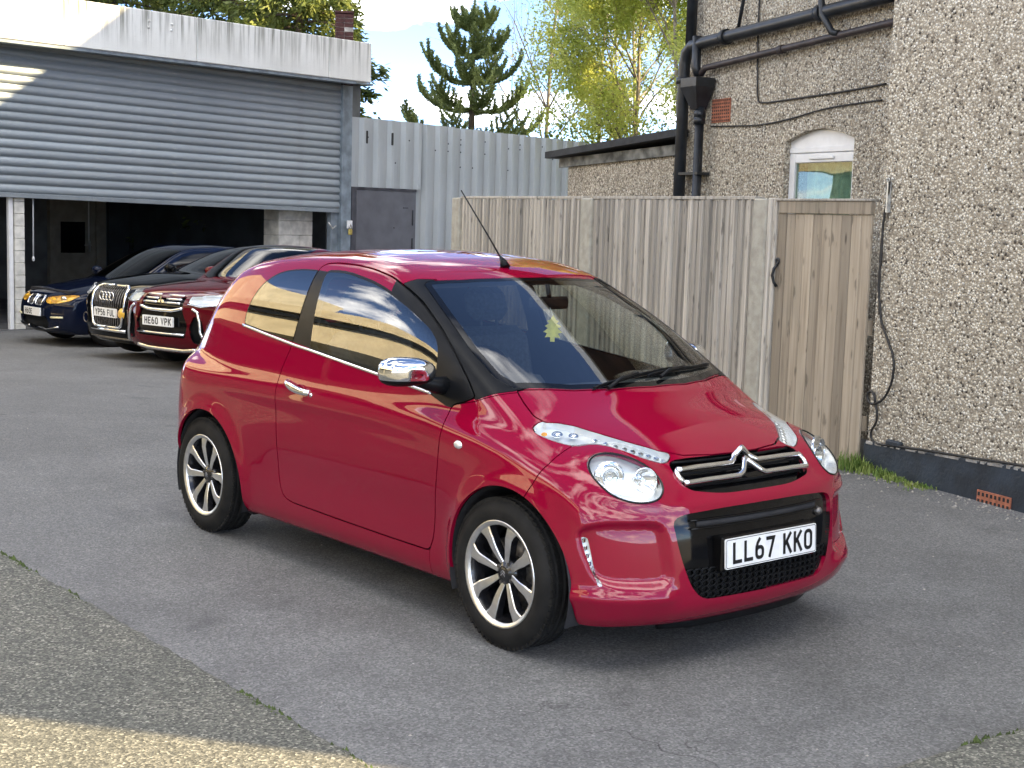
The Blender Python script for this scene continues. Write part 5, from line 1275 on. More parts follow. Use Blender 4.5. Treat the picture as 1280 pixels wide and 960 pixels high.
BONNET = [(.005, -.3), (.005, 0), (-.010, .208), (-.055, .377), (-.152, .590), (-.091, .604), (-.019, .612), (.030, .598), (.060, .562), (.115, .524), (.179, .497), (.286, .434), (.385, .345), (.430, .262), (.452, .130), (.458, 0), (.458, -.3)]
DRL = roundpoly([(.652, .838), (.615, .856), (.566, .861), (.522, .847), (.484, .826), (.414, .799), (.312, .767), (.333, .752), (.375, .738), (.449, .762), (.488, .784), (.516, .796), (.546, .801), (.579, .798), (.618, .790), (.648, .803), (.664, .820)], .03, 3)
HLAMP = smoothpoly([(.668, .700), (.655, .737), (.620, .764), (.573, .778), (.524, .776), (.480, .757), (.453, .726), (.446, .690), (.458, .658), (.492, .634), (.545, .624), (.602, .631), (.648, .657)], 4)
GRILLE = roundpoly([(-.36, .752), (.26, .752), (.335, .748), (.362, .735), (.368, .685), (.335, .653), (.2, .634), (-.36, .634)], [.01, .02, .02, .03, .04, .03, .1, .01], 4)
OPENING = roundpoly([(-.3, .592), (.22, .589), (.40, .578), (.452, .560), (.430, .43), (.385, .315), (.335, .266), (-.3, .263)], [.01, .1, .05, .035, .08, .05, .04, .01], 4)
FOGL = roundpoly([(.728, .500), (.712, .500), (.694, .335), (.706, .332)], .008, 3)
BUMPCUT = np.array([(.225, .90), (.205, .79), (.203, .734), (.180, .675), (.155, .620), (.10, .50), (.10, .05), (1.2, .05), (1.2, .90)])
FENDER = np.array([(-.386, .90), (-.386, .775), (-.397, .636), (-.423, .479), (-.441, .338), (-.470, .280), (-.480, .10), (.9, .10), (.9, 1.1), (-.08, 1.1), (-.11, .955), (-.16, .943), (-.262, .905), (-.325, .891), (-.386, .876)])
TAIL = roundpoly([(-2.475, 1.045), (-2.60, 1.03), (-2.90, .92), (-2.90, .80), (-2.64, .80), (-2.575, .855), (-2.52, .95)], .03, 4)
RWIN = [(-.3, 1.345), (.42, 1.325), (.50, 1.27), (.555, 1.08), (.52, 1.035), (.3, 1.02), (-.3, 1.015)]
TGATE = [(-.3, 1.40), (.48, 1.385), (.56, 1.30), (.63, 1.06), (.60, .80), (.56, .62), (.50, .57), (-.3, .56)]
def arch_cut(c, rad, ymin=.42):
    def f(V):
        d = np.sqrt((V[:, 0] - c[0]) ** 2 + (V[:, 2] - c[1]) ** 2) - rad
        return np.where(np.abs(V[:, 1]) > ymin, d, np.maximum(d, .02))
    return f
def build_red_car():
    F = red_F
    car = empty('hatchback_car', CAR_LOC, CAR_YAW)
    tag(car, 'shiny red three-door hatchback car in the foreground', 'car')
    cuts = [(None, lambda V: V[:, 2] - .172, 0), (None, arch_cut(ARCH_F, ARCH_RAD), 0), (None, arch_cut(ARCH_R, ARCH_RAD), 0)]
    cuts += [('windscreen', top_cut(WSCR, .9, -1.1), .0015), ('bonnet', top_cut(BONNET, .6, -.2), .0032)]
    for s in (-1, 1):
        cuts += [(('door', s), side_cut(DOOR, s), .0033), (('qwin', s), side_cut(QWIN, s), .0), (('apil', s), side_cut(APIL, s), .0012)]
    cuts += [('opening', front_cut(OPENING), 0.0), ('grille', front_cut(GRILLE), 0.0)]
    for s in (-1, 1):
        cuts += [(('hlamp', s), front_cut(HLAMP, s), .0018), (('drl', s), front_cut(DRL, s, -.2), .0012), (('fog', s), front_cut(FOGL, s), 0.0)]
    cuts += [('bumper', lambda V: poly_sd(V[:, [0, 2]], BUMPCUT), .0026)]
    for s in (-1, 1):
        cuts += [(('fender', s), side_cut(FENDER, s, .05), .0018)]
        cuts += [(('tail', s), side_cut(TAIL, s, .45), .0015)]
    cuts += [('rwin', rear_cut(RWIN, -2.2), .001), ('tailgate', rear_cut(TGATE, -2.15), .002)]
    P = body_meshes(F, (-2.9, -.92, .1), (.8, .92, 1.52), .018, cuts, lambda c: (c[:, 0] > .08) & (c[:, 2] > .16))
    panel('body_shell', F, P['rest'], M_RED, car)
    panel('bonnet', F, P['bonnet'], M_RED, car)
    panel('front_bumper', F, P['bumper'], M_RED, car, .02)
    panel('tailgate', F, P['tailgate'], M_RED, car); panel('rear_window', F, P['rwin'], M_PRIV, car, 0)
    # windscreen with its printed black border
    V, T = P['windscreen']; ws = poly_sd(np.stack([V[:, 0], np.abs(V[:, 1])], 1), WSCR) + .028
    (Vg, Tg), (Vb, Tb) = split(V, T, ws, F)
    wo = panel('windscreen', F, (Vg, Tg), M_GLASS, car, 0); panel('windscreen_border', F, (Vb, Tb), M_BLKGLOSS, wo, 0)
    for s in (-1, 1):
        panel('front_fender', F, P[('fender', s)], M_RED, car)
        panel('windscreen_pillar', F, P[('apil', s)], M_BLKPLA, car, .01)
        tl = panel('tail_lamp', F, P[('tail', s)], M_REDLENS, car, .01)
        # door: skin, then glass, rubber, pillar and sail trims
        V, T = P[('door', s)]
        glass_phi = lambda V: poly_sd(V[:, [0, 2]], DWIN)
        (Vw, Tw), (V, T) = split(V, T, glass_phi(V), F)
        (Vk, Tk), (V, T) = split(V, T, glass_phi(V) - .011, F)
        (Vs, Ts), (V, T) = split(V, T, poly_sd(V[:, [0, 2]], SAIL), F)
        (Vp, Tp), (V, T) = split(V, T, poly_sd(V[:, [0, 2]], BPIL), F)
        d = panel('door', F, (V, T), M_RED, car)
        panel('door_window', F, (Vw, Tw), M_GLASS, d, 0); panel('window_seal', F, (Vk, Tk), M_BLKPLA, d, .006)
        panel('sail_panel', F, (Vs, Ts), M_BLKPLA, d, .006); panel('pillar_trim', F, (Vp, Tp), M_BLKPLA, d, .006)
        V, T = P[('qwin', s)]; (Vq, Tq), (Vk, Tk) = split(V, T, poly_sd(V[:, [0, 2]], QWIN) + .006, F)
        q = panel('rear_side_window', F, (Vq, Tq), M_PRIV, car, 0); panel('window_seal', F, (Vk, Tk), M_BLKPLA, q, .006)
        # bright strip under the side glass
        pts = [(-2.062, 1.062), (-1.815, 1.034), (-1.566, 1.008), (-1.434, .998), (-.894, .948), (-.60, .918), (-.50, .908)]
        xs = np.linspace(-2.066, -.515, 40); zs = np.interp(xs, [p[0] for p in pts], [p[1] for p in pts])
        Pp = [Vector((x, float(on_side(F, x, z, s)[0]), z)) for x, z in zip(xs, zs)]
        add('beltline_strip', make_mesh('beltline_strip', *ribbon(Pp, surf_n(F, Pp), .013, .005), smooth=True), M_CHROME, car)
        # door handle
        hx = np.linspace(-1.555, -1.355, 11); hz = np.linspace(.846, .815, 11)
        Ph = []; wd = []
        for i, (x, z) in enumerate(zip(hx, hz)):
            t = i / 10; y = float(on_side(F, x, z, s)[0]); Ph.append(Vector((x, y + s * (.034 * math.sin(math.pi * min(1, max(0, t))) ** .45 - .002), z)))
        Vh, Fh = [], []
        m = 10
        for i, p in enumerate(Ph):
            t = i / 10; hw = .013 + .006 * math.sin(math.pi * t); th = .009
            for k in range(m):
                a = 2 * math.pi * k / m; Vh.append((p.x, p.y + s * th * math.sin(a), p.z + hw * math.cos(a)))
        for i in range(10):
            for k in range(m): Fh.append((i * m + k, i * m + (k + 1) % m, (i + 1) * m + (k + 1) % m, (i + 1) * m + k))
        Fh += [tuple(range(m)), tuple(10 * m + k for k in range(m))]
        add('door_handle', make_mesh('door_handle', Vh, Fh, smooth=True), M_CHROME, d)
        cup = MB(); cy = float(on_side(F, -1.45, .822, s)[0])
        cup.lathe([(0, .0012), (.030, .0015), (.036, .003), (.039, .0012)], 28, frame((-1.432, cy, .812), (1, 0, 0), (0, 0, 1), (0, s, 0)) @ Matrix.Diagonal((1.35, .95, 1, 1))); cup.build('handle_cup', M_RED, d)
        lk = MB(); lk.lathe([(0, .004), (.008, .004), (.010, .0)], 14, frame((-1.335, float(on_side(F, -1.335, .808, s)[0]), .808), (1, 0, 0), (0, 0, 1), (0, s, 0))); lk.build('key_lock', M_CHROME, d)
        # side repeater
        rp = MB(); ry = float(on_side(F, -.268, .741, s)[0])
        rp.lathe([(0, .012), (.010, .0115), (.018, .008), (.022, .001)], 20, frame((-.268, ry, .741), (1, 0, 0), (0, 0, 1), (0, s, 0)) @ Matrix.Diagonal((1.1, .75, 1, 1))); rp.build('side_repeater', M_LAMPBODY, car)
        # mirror
        mr = empty('door_mirror'); mr.parent = car
        cx, cz, cy = -.475, 1.008, s * .882
        Vm, Fm = [], []; nu, nv = 20, 14
        capV = []
        for j in range(nv + 1):
            v = j / nv; ph = math.pi * v
            for i in range(nu):
                th = 2 * math.pi * i / nu
                a, b = math.cos(th), math.sin(th)
                r = math.sin(ph) ** .62
                yy = .112 * math.copysign(abs(a) ** .75, a) * r; zz = .064 * math.copysign(abs(b) ** .75, b) * r
                xx = .078 * math.cos(ph)
                if xx < -.02: xx = -.02 - (abs(xx) - .02) * .12
                # outboard end taller, lower inner corner cut away
                zz += .006 * (yy * s * s) / .112 * 0
                zz *= 1 - .22 * (1 - (s * a + 1) / 2)
                Vm.append((cx + xx + abs(yy) * .0 - .06 * (yy / .112) * s * .35, cy + yy, cz + zz))
        for j in range(nv):
            for i in range(nu): Fm.append((j * nu + i, j * nu + (i + 1) % nu, (j + 1) * nu + (i + 1) % nu, (j + 1) * nu + i))
        Va = np.array(Vm); Ta = np.array([t for f in Fm for t in ((f[0], f[1], f[2]), (f[0], f[2], f[3]))])
        if s > 0:                                                        # the far mirror is folded in
            ca, sa = math.cos(R_(72)), math.sin(R_(72)); dx, dy = Va[:, 0] + .47, Va[:, 1] - .765; Va[:, 0], Va[:, 1] = -.47 + ca * dx - sa * dy, .765 + sa * dx + ca * dy
        up = Va[:, 2] - (cz - .030)
        (V1, T1), (V2, T2) = split(Va, Ta, -up)
        add('mirror_cap', make_mesh('mirror_cap', V1, T1, smooth=True), M_CHROME, mr)
        add('mirror_housing', make_mesh('mirror_housing', V2, T2, smooth=True), M_BLKPLA, mr)
        gl = MB(); gM = Matrix.Translation((-.47, .765, 0)) @ Matrix.Rotation(R_(72), 4, 'Z') @ Matrix.Translation((.47, -.765, 0)) if s > 0 else Matrix.Identity(4); gl.prism([(s * .085 * math.cos(t_) , .042 * math.sin(t_)) for t_ in [2 * math.pi * k / 24 for k in range(24)]], 0, .002, gM @ frame((cx - .031, cy, cz), (0, 1, 0), (0, 0, 1), (-1, 0, 0))); gl.build('mirror_glass', M_CHROME, mr)
        ft = MB(); ft.tube([(-.455, s * .700, .945), (-.452, s * .75, .950), (-.455, s * .80, .962), (-.47, s * .83, .975)] if s < 0 else [(-.50, .700, .945), (-.53, .74, .955), (-.57, .77, .965), (-.62, .78, .975)], [.038, .034, .028, .024], 12); ft.build('mirror_foot', M_BLKPLA, mr)
        # round headlamp: lens, pocket, reflectors
        V, T = P[('hlamp', s)]
        hl = empty('headlight'); hl.parent = car
        panel('lens', F, (V, T), M_LENS, hl, 0)
        Vr, Tr, Nr = recess(F, V, T, .055, (-.94, -.30 * s, 0)); add('lamp_bowl', make_mesh('lamp_bowl', Vr, Tr), M_LAMPBODY, hl)
        B = boundary(T); loop = V[B]; ring = MB()
        cen = V.mean(0)
        for e0, e1 in loop: ring.tube([tuple(e0), tuple(e1)], .0038, 6, caps=False)
        ring.build('lamp_ring', M_BLKGLOSS, hl)
        ax = Vector((.93, .34 * s, .05)).normalized(); uu = ax.cross(Vector((0, 0, 1))).normalized(); vv = uu.cross(ax) * -1
        def cone(yc, zc, off, prof, nm, mm, n=32):
            x = float(on_front(F, s * yc, zc)[0]); b = MB(); b.lathe(prof, n, frame(Vector((x, s * yc, zc)) - ax * off, uu, ax.cross(uu), ax)); return b.build(nm, mm, hl)
        cone(.608, .705, .046, [(.0, .006), (.012, .010), (.026, .006), (.030, .018), (.033, .020), (.037, .010), (.044, .026), (.047, .028), (.050, .008), (.056, .014), (.058, .0)], 'projector', M_REFL)
        cone(.608, .705, .034, [(.0, .016), (.010, .0145), (.018, .010), (.024, .002)], 'projector_lens', M_LENS, 24)
        cone(.502, .693, .044, [(.0, .002), (.014, .004), (.034, .014), (.044, .028), (.047, .030), (.049, .022)], 'reflector', M_REFL)
        cone(.502, .693, .040, [(.0, .024), (.006, .022), (.008, .010), (.008, 0)], 'bulb_cap', M_REFL, 16)
        # bar with the daytime strip and the indicator above it
        V, T = P[('drl', s)]
        dl = empty('upper_lamp'); dl.parent = car
        panel('lens', F, (V, T), M_LENS, dl, 0)
        Vr, Tr, Nr = recess(F, V, T, .028); add('lamp_bowl', make_mesh('lamp_bowl', Vr, Tr), M_LAMPBODY, dl)
        for k in range(9):
            t = k / 8; y = .515 - .165 * t; z = .816 - .060 * t
            x = float(on_front(F, s * y, z)[0]); g = surf_n(F, [Vector((x, s * y, z))])[0]
            b = MB(); b.box((-.006, -.0075, -.009), (.006, .0075, .009), frame(Vector((x, s * y, z)) - g * .016, g, Vector((0, s, 0)).cross(g).normalized(), g.cross(Vector((0, s, 0)).cross(g)).normalized()), .002); b.build('light_cell', M_REFL, dl)
        for (y, z, r, mm) in ((.600, .828, .020, M_REFL), (.635, .826, .011, M_AMBER), (.560, .826, .018, M_REFL)):
            x = float(on_front(F, s * y, z)[0]); g = surf_n(F, [Vector((x, s * y, z))])[0]
            b = MB(); a1 = g.cross(Vector((0, 0, 1))).normalized(); b.lathe([(0, .0), (r * .5, .002), (r, .010), (r * 1.08, .008)], 20, frame(Vector((x, s * y, z)) - g * .020, a1, g.cross(a1), g)); b.build('indicator_bowl', mm, dl)
        # upright running lamp at the bumper corner
        V, T = P[('fog', s)]; fo = panel('running_lamp', F, (V, T), M_LENS, car, 0); Vr, Tr, Nr = recess(F, V, T, .014); add('lamp_bowl', make_mesh('lamp_bowl', Vr, Tr), M_LAMPBODY, fo)
        for k in range(6):
            z = .352 + k * .027; y = .7005 + (z - .352) * .125; x = float(on_front(F, s * y, z)[0]); b = MB(); b.box((x - .010, s * y - .006, z - .008), (x - .003, s * y + .006, z + .008), None, .002); b.build('light_cell', M_REFL, fo)
    # upper grille: black pocket, bright bars rising into two chevrons
    V, T = P['grille']; gr = add('grille', make_mesh('grille', *recess(F, V, T, .030)), M_BLKGLOSS, car)
    for kz, pk, off, e in ((.724, .776, .010, .345), (.683, .738, .016, .350)):
        pts = [(-e, kz - .004), (-.25, kz), (-.075, kz + .002), (-.050, kz + .012), (0, pk), (.050, kz + .012), (.075, kz + .002), (.25, kz), (e, kz - .004)]
        dense = []
        for (a, b), (c, d) in zip(pts[:-1], pts[1:]):
            for k in range(6): t = k / 6; dense.append((a + (c - a) * t, b + (d - b) * t))
        dense.append(pts[-1])
        xx = on_front(F, [q[0] for q in dense], [min(q[1], .745) for q in dense]); Pp = []
        for (y, z), x in zip(dense, xx):
            base = Vector((x - .006, y, z)); c = max(0, 1 - abs(y) / .085); Pp.append(base + Vector((.012 + off * c, 0, 0)))
        Nn = [Vector((1, 0, .15)).normalized()] * len(Pp)
        Vb, Fb = ribbon(Pp, Nn, .021, .011)
        add('chrome_bar', make_mesh('chrome_bar', Vb, Fb, smooth=True), M_CHROME, gr)
    for s in (-1, 1):
        pts = [(s * .345, .722), (s * .356, .712), (s * .358, .697), (s * .351, .682)]; Pp = [Vector((float(on_front(F, y, z)[0]) + .005, y, z)) for y, z in pts]
        add('chrome_end', make_mesh('chrome_end', *ribbon(Pp, [Vector((1, s * .3, .1)).normalized()] * 4, .019, .010), smooth=True), M_CHROME, gr)
    for z in (.664, .703, .738):
        ys = np.linspace(-.33, .33, 21); xx = on_front(F, ys, np.full(21, z)); Pp = [Vector((x - .020, y, z)) for x, y in zip(xx, ys)]
        add('grille_slat', make_mesh('grille_slat', *ribbon(Pp, [Vector((1, 0, .1)).normalized()] * 21, .010, .008), smooth=True), M_BLKPLA, gr)
    # lower opening: gloss surround, slot, honeycomb, plate, towing-eye cover
    V, T = P['opening']; op = add('lower_grille', make_mesh('lower_grille', *recess(F, V, T, .016)), M_BLKGLOSS, car)
    for z, hh, dd in ((.552, .007, .004), (.522, .006, .004)):
        ys = np.linspace(-.37, .37, 25); xx = on_front(F, ys, np.full(25, z)); Pp = [Vector((x - .014, y, z)) for x, y in zip(xx, ys)]
        add('slot_edge', make_mesh('slot_edge', *ribbon(Pp, [Vector((1, 0, 0))] * 25, hh, .010), smooth=True), M_BLKGLOSS, op)
    ys = np.linspace(-.34, .34, 25); xx = on_front(F, ys, np.full(25, .537)); Pp = [Vector((x - .016, y, .537)) for x, y in zip(xx, ys)]
    add('air_slot', make_mesh('air_slot', *ribbon(Pp, [Vector((1, 0, 0))] * 25, .022, .004), smooth=True), M_DARK, op)
    comb = MB()
    for r in range(5):
        z0 = .278 + r * .022; half = .335 + r * .016
        for k in range(int(2 * half / .034)):
            y = -half + .017 + k * .034 + (.017 if r % 2 else 0); pts = []
            if abs(y) > half: continue
            for q in range(7):
                a = R_(60 * q); yy, zz = y + .0185 * math.cos(a), z0 + .0125 * math.sin(a); pts.append((yy, zz))
            xx = on_front(F, [q[0] for q in pts], [q[1] for q in pts]); comb.tube([(x - .010, q[0], q[1]) for x, q in zip(xx[:-1], pts[:-1])], .0032, 5, closed=True)
    comb.build('honeycomb_mesh', M_BLKPLA, op)
    ty = .352; tx = float(on_front(F, ty, .510)[0]); tc_ = MB(); tc_.lathe([(0, .022), (.010, .020), (.016, .012), (.018, .0)], 20, frame((tx - .016, ty, .510), (0, 1, 0), (0, 0, 1), (1, 0, 0))); tc_.build('parking_sensor', M_STEEL, op)
    Mp = frame((.655, 0, .428), (0, 1, 0), (-.06, 0, 1), (1, 0, .06))
    pl = MB(); pl.prism(roundpoly([(-.26, -.0555), (.26, -.0555), (.26, .0555), (-.26, .0555)], .008, 3), -.004, .002, Mp); po = pl.build('number_plate', M_PLATE, car)
    plate_chars('LL67 KKO', Mp, po)
    bd = MB(); o_, i_ = roundpoly([(-.257, -.0525), (.257, -.0525), (.257, .0525), (-.257, .0525)], .008, 3), roundpoly([(-.2545, -.050), (.2545, -.050), (.2545, .050), (-.2545, .050)], .007, 3)
    n = len(o_); bd.raw([Mp @ Vector((q[0], q[1], .0026)) for q in o_] + [Mp @ Vector((q[0], q[1], .0026)) for q in i_], [(k, (k + 1) % n, n + (k + 1) % n, n + k) for k in range(n)]); bd.build('plate_border', M_PLATEBLK, po)
    pb = MB(); pb.box((.600, -.27, .362), (.648, .27, .490), None, .006); pb.build('plate_plinth', M_BLKGLOSS, car)
    # chin lip under the bumper
    ys = np.linspace(-.42, .46, 33); xx = on_front(F, ys, np.full(33, .20)); Pp = [Vector((x - .065 - .25 * max(0, abs(y) - .3) , y, .162)) for x, y in zip(xx, ys)]
    add('chin_spoiler', make_mesh('chin_spoiler', *ribbon(Pp, [Vector((1, 0, 0))] * 33, .055, .012), smooth=True), M_BLKPLA, car)
    # wheels and wells
    for (x, st) in ((.0, 8), (-2.34, 27)):
        for s in (-1, 1):
            hatch_wheel(car, x, s * .6975, .288, s, R_(st))
    for (cx, cz) in (ARCH_F, ARCH_R):
        for s in (-1, 1):
            b = MB(); V = []; F_ = []; n = 28
            for k in range(n + 1):
                a = R_(-20 + 220 * k / n)
                for yy, rr in ((.772 * s, ARCH_RAD + .001), (.740 * s, ARCH_RAD - .004), (.42 * s, ARCH_RAD - .01), (.42 * s, .02)): V.append((cx + rr * math.cos(a), yy, cz + rr * math.sin(a)))
            for k in range(n):
                for q in range(3): F_.append((k * 4 + q, k * 4 + q + 1, (k + 1) * 4 + q + 1, (k + 1) * 4 + q))
            b.raw(V, F_); b.build('wheel_arch_liner', M_DARK, car)
    un = MB(); un.box((-1.90, -.66, .16), (-.36, .66, .24)); un.box((-2.70, -.42, .24), (-1.9, .42, .34)); un.box((-.36, -.42, .19), (.50, .42, .30)); un.build('underbody', M_DARK, car)
    for s in (-1, 1):
        mf = MB(); mf.box((-1.97, s * .70 - .03, .155), (-1.92, s * .70 + .03, .225), None, .006); mf.build('mud_flap', M_BLKPLA, car)
    # inner shell: lining a few centimetres inside the skin, open at the glass
    V, T = surface(F, (-2.9, -.92, .1), (.8, .92, 1.52), .04)
    def winphi(V):
        side = np.where(np.abs(V[:, 1]) > .3, np.minimum(poly_sd(V[:, [0, 2]], DWIN), poly_sd(V[:, [0, 2]], QWIN)), .02)
        a = np.abs(V[:, 1]); wsp = np.where((V[:, 2] > .9) & (V[:, 0] > -1.1), poly_sd(np.stack([V[:, 0], a], 1), WSCR), .02)
        rw = np.where(V[:, 0] < -2.2, poly_sd(np.stack([a, V[:, 2]], 1), RWIN), .02)
        return np.minimum(np.minimum(side, wsp + .01), rw)
    for ph in (lambda V: winphi(V) + .004, arch_cut(ARCH_F, .36), arch_cut(ARCH_R, .36), front_cut(OPENING), front_cut(GRILLE), front_cut(HLAMP), front_cut(DRL, 0, -.2), front_cut(FOGL)): (_, _), (V, T) = split(V, T, ph(V), F)
    N = grad(F, V); N /= np.linalg.norm(N, axis=1)[:, None]
    add('cabin_lining', make_mesh('cabin_lining', V - N * .030, T, N), M_DARK, car)
    # cabin
    da = MB(); da.box((-.62, -.66, .60), (-.10, .66, .90), None, .05); da.box((-.40, -.62, .88), (-.16, .62, .93), None, .03); da.box((-.60, -.55, .88), (-.42, -.18, .965), None, .03); da.build('dashboard', M_DARK, car)
    sw = MB(); Ms = frame((-.72, -.36, .90), (0, 1, 0), Vector((.42, 0, .9)).normalized(), Vector((-.9, 0, .42)).normalized())
    sw.tube([Ms @ Vector((.18 * math.cos(2 * math.pi * k / 32), .18 * math.sin(2 * math.pi * k / 32), 0)) for k in range(32)], .015, 8, closed=True)
    sw.prism([(-.06, -.05), (.06, -.05), (.08, .03), (-.08, .03)], -.03, .015, Ms); sw.box((-.18, -.012, -.01), (.18, .012, .01), Ms); sw.box((-.012, -.18, -.01), (.012, 0, .01), Ms); sw.build('steering_wheel', M_BLKPLA, car)
    for x, ys in ((-1.30, (-.36, .36)), (-2.02, (-.34, .34))):
        for y in ys:
            st = MB(); st.box((x - .05, y - .25, .38), (x + .50, y + .25, .56), None, .06)
            Mb = Matrix.Translation((x - .02, y, .50)) @ Matrix.Rotation(R_(-17), 4, 'Y'); st.box((-.08, -.235, 0), (.06, .235, .60), Mb, .06)
            so = st.build('seat', M_SEAT, car)
            hd = MB(); hd.box((-.05, -.13, .63), (.05, .13, .80 if x > -1.5 else .74), Mb, .045); hd.tube([Mb @ Vector((0, -.05, .58)), Mb @ Vector((0, -.05, .66))], .007); hd.tube([Mb @ Vector((0, .05, .58)), Mb @ Vector((0, .05, .66))], .007); hd.build('headrest', M_SEAT, so)
    rv = MB(); rv.box((-.66, -.115, 1.222), (-.635, .115, 1.278), None, .012); rv.tube([(-.645, 0, 1.27), (-.66, 0, 1.33)], .01); rv.build('rear_view_mirror', M_BLKPLA, car)
    # wipers: blades parked along the foot of the glass
    for pts in ([(-.030, -.30), (-.045, -.12), (-.070, .06), (-.105, .24)], [(-.050, .02), (-.085, .20), (-.130, .38), (-.195, .55)]):
        P4 = [Vector((q[0], q[1], 0)) for q in pts]; dense = [P4[i].lerp(P4[i + 1], k / 6) for i in range(3) for k in range(6)] + [P4[3]]
        zz = on_top(F, [q.x for q in dense], [q.y for q in dense]); w = MB(); n = len(dense)
        w.tube([(q.x + .003, q.y, z + .013) for q, z in zip(dense, zz)], [.003] + [.0055] * (n - 2) + [.003], 6); w.tube([(q.x + .001, q.y, z + .005) for q, z in zip(dense, zz)], .003, 6)
        i0 = n // 2; w.tube([(dense[2].x + .030, dense[2].y, zz[2] + .000), (dense[5].x + .014, dense[5].y, zz[5] + .018), (dense[i0].x + .005, dense[i0].y, zz[i0] + .021)], [.008, .007, .005], 8)
        w.build('wiper', M_BLKPLA, car)
    # roof aerial
    z = float(on_top(F, -.905, -.055)[0]); an = MB()
    an.tube([(-.885, -.055, z - .004), (-.900, -.055, z + .020), (-.920, -.055, z + .040)], [.024, .016, .007], 12); an.build('aerial_base', M_BLKPLA, car)
    ae = MB(); ae.tube([(-.918, -.055, z + .036), (-1.00, -.055, z + .12), (-1.22, -.055, z + .335)], [.0042, .0038, .003], 8); ae.build('aerial_mast', M_BLKPLA, car)
    return car
red_car = build_red_car()
# ---------------------------------------------------------------- cars parked under the shutter
def gen_F(s):
    Wz = Tab([(.12, s['hw'] - .10), (.2, s['hw'] - .05), (.35, s['hw'] - .02), (.55, s['hw'] - .005), (s['belt'] - .22, s['hw']), (s['belt'] - .10, s['hw'] - .012), (s['belt'], s['hw'] - .045), (s['belt'] + .15, s['hw'] - .12)], .03)
    xf = Tab(s['xf'], .025); zb = Tab(s['zb'], .06); zc = Tab(s['zc'], .06); b = s['belt']; r = s['roof']
    Yg = Tab([(b - .1, s['hw'] - .02), (b, s['hw'] - .045), ((b + r) / 2, s['hw'] - .15), (r - .05, s['hw'] - .30), (r + .1, s['hw'] - .45)], .03)
    dW = Tab([(s['fo'], -.10), (s['fo'] * .5, -.02), (0, 0), (-s['wb'], 0), (-s['wb'] - s['ro'], -.12)], .15); xr = s['wb'] + s['ro']
    def F(P):
        x, y, z = P[:, 0], np.abs(P[:, 1]), P[:, 2]; y2 = y * y
        Yb = Wz(z) + dW(x)
        for cx in (0, -s['wb']):
            q = np.sqrt((x - cx) ** 2 + (z - s['R']) ** 2); Yb = Yb + .018 * np.exp(-((q - s['R'] - .07) / .07) ** 2) * sstep(.1, .3, z)
        side = y - Yb; front = x - (xf(z) - .13 * y2 - .20 * y2 * y2); rear = -x - (xr - .1 * y2 - .15 * y2 * y2 - .25 * np.maximum(z - .6, 0) ** 2)
        top = (z - (zb(x) - .06 * y2 - .07 * y2 * y2)) * .95
        body = smax(smax(front, top, .045), smax(side, rear, .09), .06); body = smax(body, s['clear'] - z, .02)
        g = smax(y - Yg(z) - dW(x) * .5, (z - (zc(x + .22 * y2 * sstep(-1.9, -.9, x)) - .06 * y2)) * .9, .05); g = smax(g, b - .2 - z, .03)
        return smin(body, g, .02)
    return F
def simple_wheel(car, x, y, R, side, spokes, col):
    M = Matrix.Translation((x, y, R)) @ (Matrix.Rotation(R_(90), 4, 'X') if side < 0 else Matrix.Rotation(R_(-90), 4, 'X'))
    w = empty('wheel'); w.parent = car; w.matrix_local = M; r = R * .68; tyre_mesh(R, r, .22, True, 40).build('tyre', M_RUBBER, w)
    rm = MB(); rm.lathe([(r, .095), (r - .012, .10), (r - .02, .08), (r - .03, 0), (0.0, -.02)], 40); rm.build('rim', M_WBLACK, w)
    lp = MB(); lp.lathe([(r - .014, .09), (r - .006, .103), (r + .004, .10), (r + .004, .088)], 40); lp.build('rim_lip', col, w)
    for k in range(spokes):
        for q in (-1, 1):
            b = MB(); Mk = Matrix.Rotation(2 * math.pi * k / spokes + q * .16, 4, 'Z'); b.box((.05, -.016, .055), (r - .01, .016, .088), Mk, .006); b.build('spoke', col, w)
    hb = MB(); hb.lathe([(0, .09), (.05, .088), (.065, .07), (.065, 0)], 20); hb.build('hub', col, w); return w
def bar_on(F, pts, wd, th, lift=.004, nrm=(1, 0, 0)):
    dense = []
    for (a, b), (c, d) in zip(pts[:-1], pts[1:]):
        for k in range(4): t = k / 4; dense.append((a + (c - a) * t, b + (d - b) * t))
    dense.append(pts[-1]); xx = on_front(F, [q[0] for q in dense], [q[1] for q in dense], 1.4); P = [Vector((x + lift, q[0], q[1])) for x, q in zip(xx, dense)]
    return ribbon(P, [Vector(nrm).normalized()] * len(P), wd, th)
def add_bar(name, F, pts, wd, th, m, parent, lift=.004): return add(name, make_mesh(name, *bar_on(F, pts, wd, th, lift), smooth=True), m, parent)
def number_plate(car, F, z, text, wd=.26):
    x = float(on_front(F, 0.0, z, 1.4)[0]); M = frame((x + .022, 0, z), (0, 1, 0), (0, 0, 1), (1, 0, 0)); b = MB(); b.prism(roundpoly([(-wd, -.0555), (wd, -.0555), (wd, .0555), (-wd, .0555)], .008, 2), -.02, .002, M); p = b.build('number_plate', M_PLATE, car)
    plate_chars(text, M, p); return p
